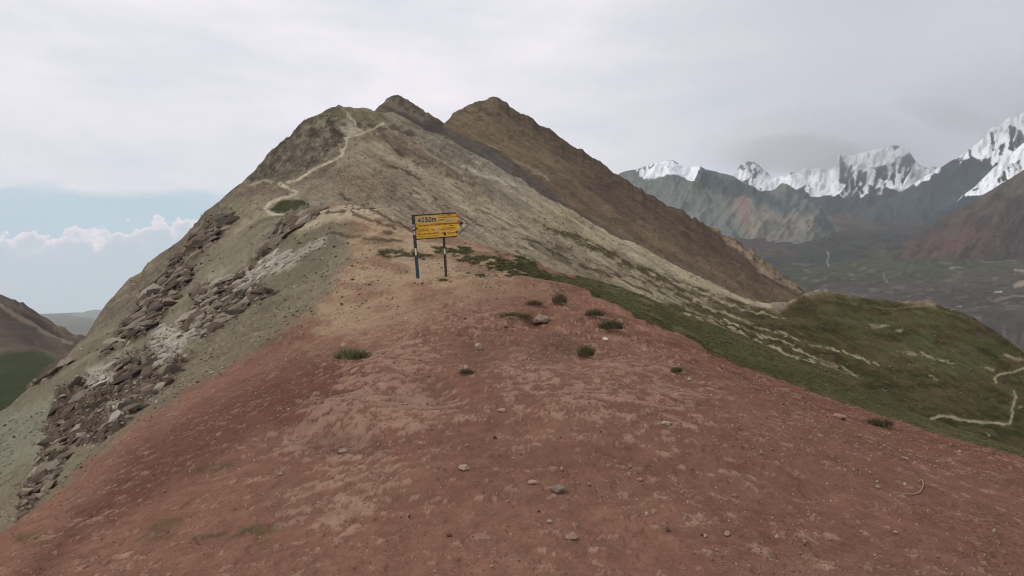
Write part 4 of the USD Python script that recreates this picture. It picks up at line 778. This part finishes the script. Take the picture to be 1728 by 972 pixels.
while k < 120:                              # small loose stones that nothing tells apart
    q = np.array([rng.uniform(250, 1700), rng.uniform(520, 960)])
    p, i, j = G.locate(q[0], q[1], 0, 3.6)
    if abs(G.py[i, j] - q[1]) > 3 or TURF[i, j] > 0.2: continue
    w = 3.2 * (2.6 ** rng.random()) * (0.8 + 0.5 * (q[1] > 760))
    ck = ('pale', 'pink', 'crust', 'dark', 'grey')[rng.choice(5, p=[.3, .3, .15, .15, .1])]; cn = {'pale': 'pale', 'pink': 'pinkish', 'crust': 'dusty brown', 'dark': 'dark red', 'grey': 'grey'}[ck]
    stone(q[0], q[1], w, w * rng.uniform(0.5, 0.85), ck, f'small {cn} loose stone lying on the trodden red soil', f'small {cn} loose stones on the red soil', seed=k, n=12); k += 1

def instancer(name, protos, pts, quats, scl, idx, label, cat, mats):
    pi = UsdGeom.PointInstancer.Define(stage, numbered('/World/' + name))
    base = str(pi.GetPath()); paths = []
    for n_, (m, mt_) in enumerate(zip(protos, mats)):
        mm = usdkit.mesh(stage, numbered(base + '/piece'), m, mt_); paths.append(mm.GetPath())
    pi.CreatePrototypesRel().SetTargets(paths)
    pi.CreateProtoIndicesAttr(Vt.IntArray.FromNumpy(np.asarray(idx, np.int32)))
    pi.CreatePositionsAttr(Vt.Vec3fArray.FromNumpy(np.asarray(pts, np.float32)))
    pi.CreateScalesAttr(Vt.Vec3fArray.FromNumpy(np.repeat(np.asarray(scl, np.float32)[:, None], 3, 1)))
    pi.CreateOrientationsAttr(Vt.QuathArray([Gf.Quath(float(q[0]), float(q[1]), float(q[2]), float(q[3])) for q in quats]))
    tag(pi, label, cat, kind='stuff')
def rand_quats(n, tilt=3.14):
    ang = rng.uniform(0, 6.283, n); out = []
    for a in ang:
        ax = rng.normal(size=3); ax[2] = 0; ax /= np.linalg.norm(ax); tl = rng.uniform(0, tilt)
        q1 = np.array([math.cos(a / 2), 0, 0, math.sin(a / 2)]); q2 = np.array([math.cos(tl / 2), *(ax * math.sin(tl / 2))])
        w0, x0, y0, z0 = q2; w1_, x1, y1, z1 = q1
        out.append((w0*w1_-x0*x1-y0*y1-z0*z1, w0*x1+x0*w1_+y0*z1-z0*y1, w0*y1-x0*z1+y0*w1_+z0*x1, w0*z1+x0*y1-y0*x1+z0*w1_))
    return out
VIS = np.minimum.accumulate(np.vstack([np.full((1, G.nc), 1e9), G.py[:-1]]), 0) > G.py      # ground in view from the path
INF = (G.px > -30) & (G.px < 1760) & (G.py < 1000)
def scatter(weight, n):
    w = (weight * VIS * INF).ravel(); w = w / w.sum()
    k_ = rng.choice(w.size, n, replace=False, p=w)
    return np.stack([G.X.ravel()[k_], G.Y.ravel()[k_], G.Z.ravel()[k_]], 1), k_
def strew(name, weight, n, pmin, pmax, keys, label, cat, mats, sink=0.1):
    pts, k_ = scatter(weight, n); s_ = pmin * (pmax / pmin) ** (rng.random(n) ** 2.2) * pts[:, 1] / F
    pts[:, 2] += s_ * (0.18 - sink)
    pr = [rock_mesh(rng, 11, rng.uniform(0.5, 0.8), rng.uniform(1, 1.4), 0.3) for _ in keys]
    instancer(name, pr, pts, rand_quats(n, 0.6), s_, rng.integers(0, len(keys), n), label, cat, [mats[q] for q in keys])
clump = sstep(0.35, 0.75, fb(G.X / 0.8, G.Y / 0.8, 4, 300))
strew('gravel', (G.T < 3.7) * (TURF < 0.3) * (0.25 + clump), 12000, 1.7, 5.5, ['pink', 'pale', 'crust', 'dark', 'pink', 'dark', 'grey', 'crust'], 'fine reddish gravel strewn over the trodden soil', 'gravel', ST)
rub = sstep(0.4, 0.7, fb(G.px / 40, G.py / 22, 4, 303))
strew('rubble', (G.T > 2.9) * (G.T < 6.2) * (G.px < 640) * (TURF < 0.3) * (0.12 + rub + 1.5 * rocky), 5500, 1.8, 9.0, ['grey', 'tan', 'tan', 'grey', 'white', 'brown'], 'grey rubble scattered on the left flank', 'rubble', OC)
strew('rubble', (G.T > 6.6) * (G.T < 9.6) * (green < .3) * (pth < .3) * (0.05 + rub ** 2 + dome_rock), 3200, 1.4, 4.0, ['grey', 'tan', 'brown', 'grey', 'dark'], 'small dark and pale rubble on the mountain flank', 'rubble', OC)

def grass_mat(name, col):
    c = np.asarray(col)
    return usdkit.material(stage, '/World/Looks/' + name, {'g': ('geometry', {}), 'n': ('noise_texture', {'scale': 9.0, 'detail': 5.0, 'roughness': 0.7}), 'r': ramp([(0.3, tuple(c * 0.65)), (0.55, tuple(c)), (0.75, tuple(c * np.array([1.9, 1.65, 1.3])))]),
        'd': ('diffuse_bsdf', {}), 't': ('translucent_bsdf', {}), 'm': ('mix_closure', {'fac': 0.25})}, [('g.position', 'n.vector'), ('n.fac', 'r.fac'), ('r.color', 'd.color'), ('r.color', 't.color'), ('d.BSDF', 'm.closure1'), ('t.BSDF', 'm.closure2')], surface='m.closure')
GR_DULL = grass_mat('dry_dark_tussock', C(94, 88, 66))
GR = [grass_mat('dull_green_grass', C(106, 106, 78)), grass_mat('olive_grass', C(116, 108, 82)), grass_mat('dark_green_grass', C(80, 82, 58))]
def tuft_mesh(r, n=30, h=1.0, spread=0.45, lean=0.6, wd=0.05):
    V, Fc = [], []
    for _ in range(n):
        a = r.uniform(0, 6.283); b = np.array([math.cos(a), math.sin(a), 0]) * spread * math.sqrt(r.random())
        d = np.array([math.cos(a + r.normal() * .5), math.sin(a + r.normal() * .5), 0]) * lean * r.random(); hh = h * r.uniform(0.45, 1.0)
        s_ = np.array([-math.sin(a), math.cos(a), 0]) * wd * r.uniform(0.6, 1.4); m_ = b + d * 0.35 + np.array([0, 0, hh * 0.6]); e = b + d + np.array([0, 0, hh])
        k0 = len(V); V += [b - s_, b + s_, m_ - s_ * .7, m_ + s_ * .7, e]; Fc += [(k0, k0 + 1, k0 + 3), (k0, k0 + 3, k0 + 2), (k0 + 2, k0 + 3, k0 + 4)]
    return np.array(V), np.array(Fc)
tp = [tuft_mesh(rng, 26, 0.55, 0.6, 0.9, 0.06) for _ in range(6)]
n_ = 11000
pts, k_ = scatter((TURF > 0.4) * (G.T < 6.1) * (G.D > 5) * (0.12 + sstep(0.35, 0.6, fb(G.X / 1.1, G.Y / 2.6, 4, 310))), n_)
instancer('grass', tp, pts, rand_quats(n_, 0.25), rng.uniform(1.6, 3.8, n_) * pts[:, 1] / F, rng.choice(6, n_, p=[.19, .19, .24, .22, .08, .08]), 'short dull green turf of the right flank along the red soil', 'grass', [GR[0], GR[0], GR[1], GR[1], GR[2], GR[2]])
n_ = 900
near_edge = (G.T < 4.3) * (TURF < 0.3) * sstep(60, 0, np.abs(G.px - np.interp(G.py, [440, 490, 553, 627, 707, 769], [880, 945, 1095, 1265, 1500, 1720]) + 45)) * sstep(0.5, 0.62, fb(G.X / 0.6, G.Y / 0.6, 3, 320))
pts, k_ = scatter(near_edge + 0.02 * (G.T < 3.9) * sstep(0.6, 0.68, fb(G.X / 0.8, G.Y / 0.8, 3, 322)), n_)
instancer('grass', tp, pts, rand_quats(n_, 0.25), rng.uniform(1.2, 3.6, n_) * pts[:, 1] / F, rng.choice(6, n_), 'sparse dry sprigs where the turf thins out on the red soil', 'grass', [GR_DULL, GR[1], GR[1], GR_DULL, GR[0], GR_DULL])
n_ = 1500
pts, k_ = scatter((TURF2 > 0.4) * (G.T < 6.2) * 1.0, n_)
instancer('grass', tp, pts, rand_quats(n_, 0.25), rng.uniform(2.0, 5.0, n_) * pts[:, 1] / F, rng.integers(0, 6, n_), 'patchy dark grass around and behind the sign', 'grass', [GR[0], GR[2], GR[1], GR[2], GR[0], GR[2]])

def cushion(px_, py_, w, h, mat, label, n=90, mound=True):
    p, i, j = G.locate(px_, py_ + h * 0.45, 0, 5.2); r = np.random.default_rng(int(px_ + 31 * py_)); sz = w * p[1] / F; hz = h * p[1] / F
    mat = GR_DULL if mat is GR[2] else mat; w *= 0.9; h *= 0.62
    th = xform('grass_tuft', p); tag(th, label, 'grass tuft', 'grass tufts on the red soil')
    if w > 40 * 0.9 and mat is GR[0]:
        m = trimesh.creation.icosphere(3, 1.0); v = m.vertices * np.array([sz * .5, sz * .38, hz * .42]); v *= (0.8 + 0.45 * meshkit.fbm(m.vertices * 1.7 + px_, 3, 5))[:, None]
        obj('root_mound', (v - np.array([0, 0, hz * 0.12]), m.faces), M_MOUND, th, smooth=True)
    v, f = tuft_mesh(r, n * 3, 1.0, 0.5, 0.42, 0.016); v = v * np.array([sz, sz * .8, hz * 0.75]); v[:, 2] += hz * 0.15 * (1 - (v[:, 0] ** 2 + v[:, 1] ** 2) / (sz * .6) ** 2).clip(0)
    v = v + (np.array([[1, 0.5, 0.2]]) * sz * 0.35 * (meshkit.fbm(v[:, :3] / sz * 2.3 + px_, 2, 3)[:, None] - 0.5))
    obj('grass_blades', (v, f), mat, th)
M_MOUND = stone_mat('mossy_soil', C(102, 84, 68), 14.0, 0.3)
for a in ((595, 594, 56, 24, GR[0], 'flat mossy green mound at left below the tan soil'), (786, 626, 26, 14, GR[2], 'grass fringe around the lower pale stone below the sign'), (902, 509, 30, 13, GR[2], 'small dark round tussock right of the sign'), (946, 503, 26, 24, GR[2], 'dark shaggy tussock by the turf edge right of the sign'),
    (1004, 527, 34, 18, GR[2], 'dark tussock at the upper end of a row right of centre'), (1030, 547, 44, 24, GR[2], 'large ragged dark tussock at the lower end of a row right of centre'), (989, 590, 27, 28, GR[2], 'tall dark tuft standing alone in the red soil beside the white block'),
    (1142, 623, 20, 14, GR[2], 'dark tussock on the red slope beside a pale stone'), (1484, 711, 46, 18, GR[2], 'broad dark cushion at the right edge of the red soil'),
    (868, 528, 60, 12, GR[1], 'long low strip of dry turf left of the large flat rock'), (748, 471, 16, 7, GR[2], 'dark grass around the right signpost leg')):
    cushion(*a)

# the curled twig in the right foreground
tw = np.array([G.locate(x, y, 0, 3.9)[0] + [0, 0, 0.010] for x, y in ((1511, 834), (1528, 836), (1542, 836.5), (1551, 833), (1556, 826), (1558, 819), (1556, 812), (1551, 815))])
from scipy.interpolate import make_interp_spline
tws = make_interp_spline(np.linspace(0, 1, len(tw)), tw, 3)(np.linspace(0, 1, 40))
cc = trimesh.creation.sweep_polygon(__import__('shapely').Point(0, 0).buffer(0.0038, 3), tws - tws[0])
tag(obj('twig', (np.array(cc.vertices) + tws[0], np.array(cc.faces)), ST['crust'], smooth=True), 'thin pale curled twig lying on the red soil at lower right', 'twig')

# ------------------------------------------------------------------ the sign
SD = 22.0
base_l, _, _ = G.locate(706, 474, 2, 4); 
def sp(a, b, y=0.0): return np.array([(690 + a / 15.68 - CX) / F * SD, SD + y, EYE + (CY - (350 + b / 15.68)) / F * SD])
SO = sp(750, 500)
sign = xform('trail_sign', (SO[0], SO[1], SO[2]))
tag(sign, 'leaning yellow arrow signboard on two painted posts reading 4150m', 'sign')
def prism(pts, y0, y1):                     # a flat plate: outline in the board's plane, from depth y0 (front) to y1
    from shapely import Polygon
    q = np.array([sp(a, b)[[0, 2]] for a, b in pts]) - SO[[0, 2]]
    m = trimesh.creation.extrude_polygon(Polygon(q), y1 - y0, engine='earcut'); v = np.array(m.vertices)
    v = np.stack([v[:, 0], v[:, 2] + y0, v[:, 1]], 1); f = np.array(m.faces)[:, ::-1]
    return v, f
def bar(a0, b0, a1, b1, w):                 # a slanting strip as an outline
    d = np.array([a1 - a0, b1 - b0], float); d /= np.linalg.norm(d); n = np.array([-d[1], d[0]]) * w / 2
    return [(a0 - n[0], b0 - n[1]), (a1 - n[0], b1 - n[1]), (a1 + n[0], b1 + n[1]), (a0 + n[0], b0 + n[1])]
def disc(a, b, r, n=20): return [(a + r * math.cos(x), b + r * math.sin(x)) for x in np.linspace(0, 2 * math.pi, n, endpoint=False)]
PM = lambda n, c, **k_: paint_mat(n, C(*c), **k_)
YEL = PM('yellow_board_paint', (226, 172, 44), wear=0.25, scale=9.0); BEI = PM('faded_beige_paint', (196, 172, 128), wear=0.2, scale=12.0); RED = PM('dark_red_lettering', (112, 48, 18)); BLK = PM('black_lettering', (34, 16, 16)); FRM = PM('dark_frame_paint', (40, 32, 28)); BRN = PM('faded_brown_lettering', (128, 84, 20))
WHT = PM('white_sticker', (214, 200, 182), wear=0.2, scale=40); YST = PM('pale_yellow_sticker', (216, 178, 110), wear=0.2); GRN = PM('green_black_post_paint', (36, 46, 40), wear=0.3); BLU = PM('blue_post_paint', (24, 56, 72), wear=0.3); RBR = PM('red_brown_post_paint', (62, 32, 26), wear=0.35); GRY = PM('grey_tip_paint', (176, 170, 158), wear=0.15, scale=25); ORG = PM('orange_red_edge_paint', (176, 84, 44)); LIL = PM('lilac_sticker', (180, 168, 186))
board = obj('board', prism([(160, 235), (1240, 165), (1330, 225), (1372, 270), (1335, 440), (1300, 640), (1285, 765), (200, 848)], -0.045, -0.015), YEL, sign)
obj('faded_field', prism([(172, 262), (735, 222), (740, 395), (215, 425)], -0.048, -0.0455), BEI, board)
obj('faded_field', prism([(800, 290), (1330, 262), (1325, 370), (805, 400)], -0.048, -0.0455), PM('pale_ochre_paint', (214, 176, 88), wear=0.2), board)
obj('red_edge', prism([(1240, 165), (1330, 225), (1372, 270), (1350, 330), (1330, 290), (1230, 190)], -0.049, -0.0455), ORG, board)
obj('red_edge', prism([(1300, 330), (1352, 320), (1335, 440), (1296, 440)], -0.049, -0.0455), ORG, board)
obj('frame_bar', prism(bar(70, 222, 1240, 145, 30), -0.055, 0.0), FRM, sign)
obj('frame_bar', prism(bar(195, 850, 1290, 766, 26), -0.055, 0.0), FRM, sign)
tip = obj('arrow_tip', prism([(1335, 440), (1398, 290), (1600, 430), (1465, 570), (1318, 718), (1296, 640)], -0.012, 0.006), GRY, sign)
for q in (bar(1398, 290, 1600, 430, 18), bar(1600, 430, 1468, 568, 16), bar(1468, 568, 1314, 720, 16), bar(1340, 440, 1398, 290, 12), bar(1370, 500, 1460, 575, 12)): obj('border', prism(q, -0.016, -0.0125), FRM, tip)
obj('dark_emblem', prism([(1345, 430), (1370, 395), (1425, 385), (1445, 420), (1400, 450), (1385, 480), (1345, 470)], -0.0155, -0.0125), BLK, tip)
obj('dark_emblem', prism(bar(1480, 440, 1540, 425, 26), -0.0155, -0.0125), BLK, tip)
obj('tip_label', prism([(1395, 500), (1470, 415), (1520, 460), (1450, 540)], -0.0148, -0.0125), WHT, tip)
def lettering(text, a0, b0, a1, b1, cap, mat, parent, bold=True, y=-0.052):
    m = meshkit.text_mesh(text, 1.0, 0.004, bold); v = np.array(m.vertices); w = v[:, 0].max() - v[:, 0].min(); v[:, 0] = (v[:, 0] - v[:, 0].min()) / w
    d = np.array([a1 - a0, b1 - b0], float); up = np.array([0.04, -1.0]) * cap
    ab = np.array([a0, b0]) + v[:, :1] * d + v[:, 1:2] * up
    q = np.array([sp(a, b) for a, b in ab]) - SO; q[:, 1] = y + 0.004 - v[:, 2]
    return obj('lettering', (q, np.array(m.faces)), mat, parent)
lettering('4150m', 240, 398, 722, 375, 122, BLK, board, y=-0.0535)
lettering('\u041f\u0415\u0420\u0415\u0412\u0410\u041b', 252, 506, 540, 487, 36, RED, board, y=-0.0500)
lettering('\u041f\u0423\u0422\u0415\u0428\u0415\u0421\u0422\u0412\u0415\u041d\u041d\u0418\u041a\u041e\u0412', 572, 485, 1285, 436, 42, RED, board, y=-0.0500)
def smudge_row(a0, b0, a1, b1, h, mat, name, seed):   # worn lettering that can no longer be read: a row of short strokes
    r = np.random.default_rng(seed); d = np.array([a1 - a0, b1 - b0], float); L = np.linalg.norm(d); d /= L; s_ = 0; V, Fc, c0 = [], [], 0
    while s_ < L - 6:
        w = r.uniform(8, 20); w = min(w, L - s_); hh = h * r.uniform(0.7, 1.0)
        a = np.array([a0, b0]) + d * s_; b = a + d * w
        v, f = prism(bar(a[0], a[1], b[0], b[1], hh), -0.0505, -0.0455); V.append(v); Fc.append(f + c0); c0 += len(v); s_ += w + (r.uniform(3, 6) if r.random() < 0.8 else 14)
    obj(name, (np.vstack(V), np.vstack(Fc)), mat, board)
for k, (q, h, m_) in enumerate((((785, 273, 1335, 240), 18, RED), ((740, 440, 1290, 420), 10, RED), ((860, 225, 940, 220), 20, BRN), ((1030, 205, 1120, 205), 40, BLK), ((790, 340, 940, 328), 30, BLK), ((1100, 340, 1200, 330), 14, BRN), ((1070, 482, 1180, 474), 24, RED), ((750, 388, 800, 384), 16, BLK),
    ((240, 590, 540, 570), 14, BRN), ((260, 630, 545, 606), 18, BRN), ((600, 592, 690, 582), 22, RED), ((900, 545, 1220, 522), 12, BRN), ((850, 585, 1220, 560), 14, BRN), ((255, 718, 345, 712), 36, RED), ((365, 714, 468, 702), 32, RED), ((490, 702, 612, 688), 32, RED), ((640, 685, 790, 668), 26, RED),
    ((255, 785, 480, 765), 12, BRN), ((530, 765, 780, 742), 14, BRN), ((880, 670, 970, 655), 20, RED), ((1030, 680, 1080, 660), 50, RED), ((1100, 680, 1210, 662), 34, BRN))):
    smudge_row(*q, h, m_, 'worn_lettering', 400 + k)
for k, (a, b, r_, m_) in enumerate(((745, 565, 48, WHT), (832, 545, 26, YST), (832, 655, 34, YST), (1268, 318, 42, YST), (1330, 320, 24, YST))):
    s1 = obj('sticker', prism(disc(a, b, r_), -0.0545, -0.0455), m_, board)
    if k == 0: obj('sticker_mark', prism(disc(a, b, 20), -0.0565, -0.0548), BRN, s1)
obj('sticker', prism([(1260, 520), (1320, 490), (1390, 540), (1340, 620), (1285, 600)], -0.0545, -0.0455), YST, board)
obj('sticker', prism([(955, 300), (1095, 292), (1095, 360), (958, 368)], -0.0535, -0.0485), PM('faded_paper_label', (180, 158, 130)), board)
obj('pictogram', prism([(920, 690), (955, 660), (985, 690), (985, 735), (925, 738)], -0.0515, -0.0455), BLK, board)
obj('pictogram', prism(disc(1265, 655, 34, 14), -0.0515, -0.0455), RED, board)
obj('bolt', prism(disc(210, 560, 26, 12), -0.058, -0.0455), BLK, board)
def post(x0, y0, x1, y1, w, depth, mat, bands, stickers):
    """A square post from its foot to its head, in photograph bearings at the sign's distance."""
    q = lambda x, y: ((x - 690) * 15.68, (y - 350) * 15.68)
    hw = w / 2
    dx = (x1 - x0) / (y1 - y0)
    yb = y0 + 14; xb = x0 + dx * 14
    p_ = obj('post', prism([q(xb - hw, yb), q(xb + hw, yb), q(x1 + hw, y1), q(x1 - hw, y1)], depth, depth + 0.07), mat, sign)
    at = lambda y: x0 + dx * (y - y0)
    for (ya, yc, m_) in bands: obj('paint_band', prism([q(at(ya) - hw - .12, ya), q(at(ya) + hw + .12, ya), q(at(yc) + hw + .12, yc), q(at(yc) - hw - .12, yc)], depth - 0.003, depth + 0.073), m_, p_)
    for (ya, yc, f0, f1, m_) in stickers: obj('sticker', prism([q(at(ya) - hw + w * f0, ya), q(at(ya) - hw + w * f1, ya), q(at(yc) - hw + w * f1, yc), q(at(yc) - hw + w * f0, yc)], depth - 0.007, depth - 0.0035), m_, p_)
post(706, 474, 697.2, 363.5, 5.0, -0.075, GRN, [(430, 488, BLU)], [(382.5, 379.2, .15, .75, LIL), (387.5, 384, .1, .85, LIL), (397, 390.5, .2, .85, LIL), (431, 419, .2, .8, WHT)])
post(753, 472.4, 748.2, 390, 4.0, 0.0, GRN, [(432, 486, RBR)], [(429, 420, .2, .85, WHT)])

# ------------------------------------------------------------------ the air
def box_mesh(x0, x1, y0, y1, z0, z1):
    m = trimesh.creation.box([x1 - x0, y1 - y0, z1 - z0]); m.apply_translation([(x0 + x1) / 2, (y0 + y1) / 2, (z0 + z1) / 2]); return m
CLOUD = usdkit.material(stage, '/World/Looks/summit_cloud', {'v': ('principled_volume', {'color': (1.0, 1.0, 1.0), 'density': 4.2e-4, 'anisotropy': 0.88})}, [], volume='v.volume')
for k, (cx_, cy_, w_, h_, d_, hd, lb) in enumerate(((1450, 236, 270, 66, 7000, 620, 'grey cloud hiding the top of the jagged wall'), (1740, 160, 210, 72, 6150, 600, 'grey cloud at the summit of the great white ridge'), (1330, 262, 120, 34, 7100, 500, 'thin cloud over the low saddle of the jagged wall'))):
    cl = trimesh.creation.icosphere(4, 1.0); cv = cl.vertices * (0.72 + 0.56 * meshkit.fbm(cl.vertices * 2.1 + 4 + k, 4, 8))[:, None]
    tag(obj('cloud', (cv * np.array([w_ / F * d_, hd, h_ / F * d_]) + np.array([(cx_ - CX) / F * d_, d_, EYE + (CY - cy_) / F * d_]), cl.faces), CLOUD, smooth=True), lb, 'cloud', kind='stuff')
HAZE = usdkit.material(stage, '/World/Looks/mountain_air', {'v': ('principled_volume', {'color': (0.93, 0.96, 1.0), 'density': 3.2e-5, 'anisotropy': 0.1})}, [], volume='v.volume')
tag(obj('haze', box_mesh(-17000, 17000, -17000, 17000, -680, 3300), HAZE), 'thin pale haze over the valleys', 'haze', kind='stuff')
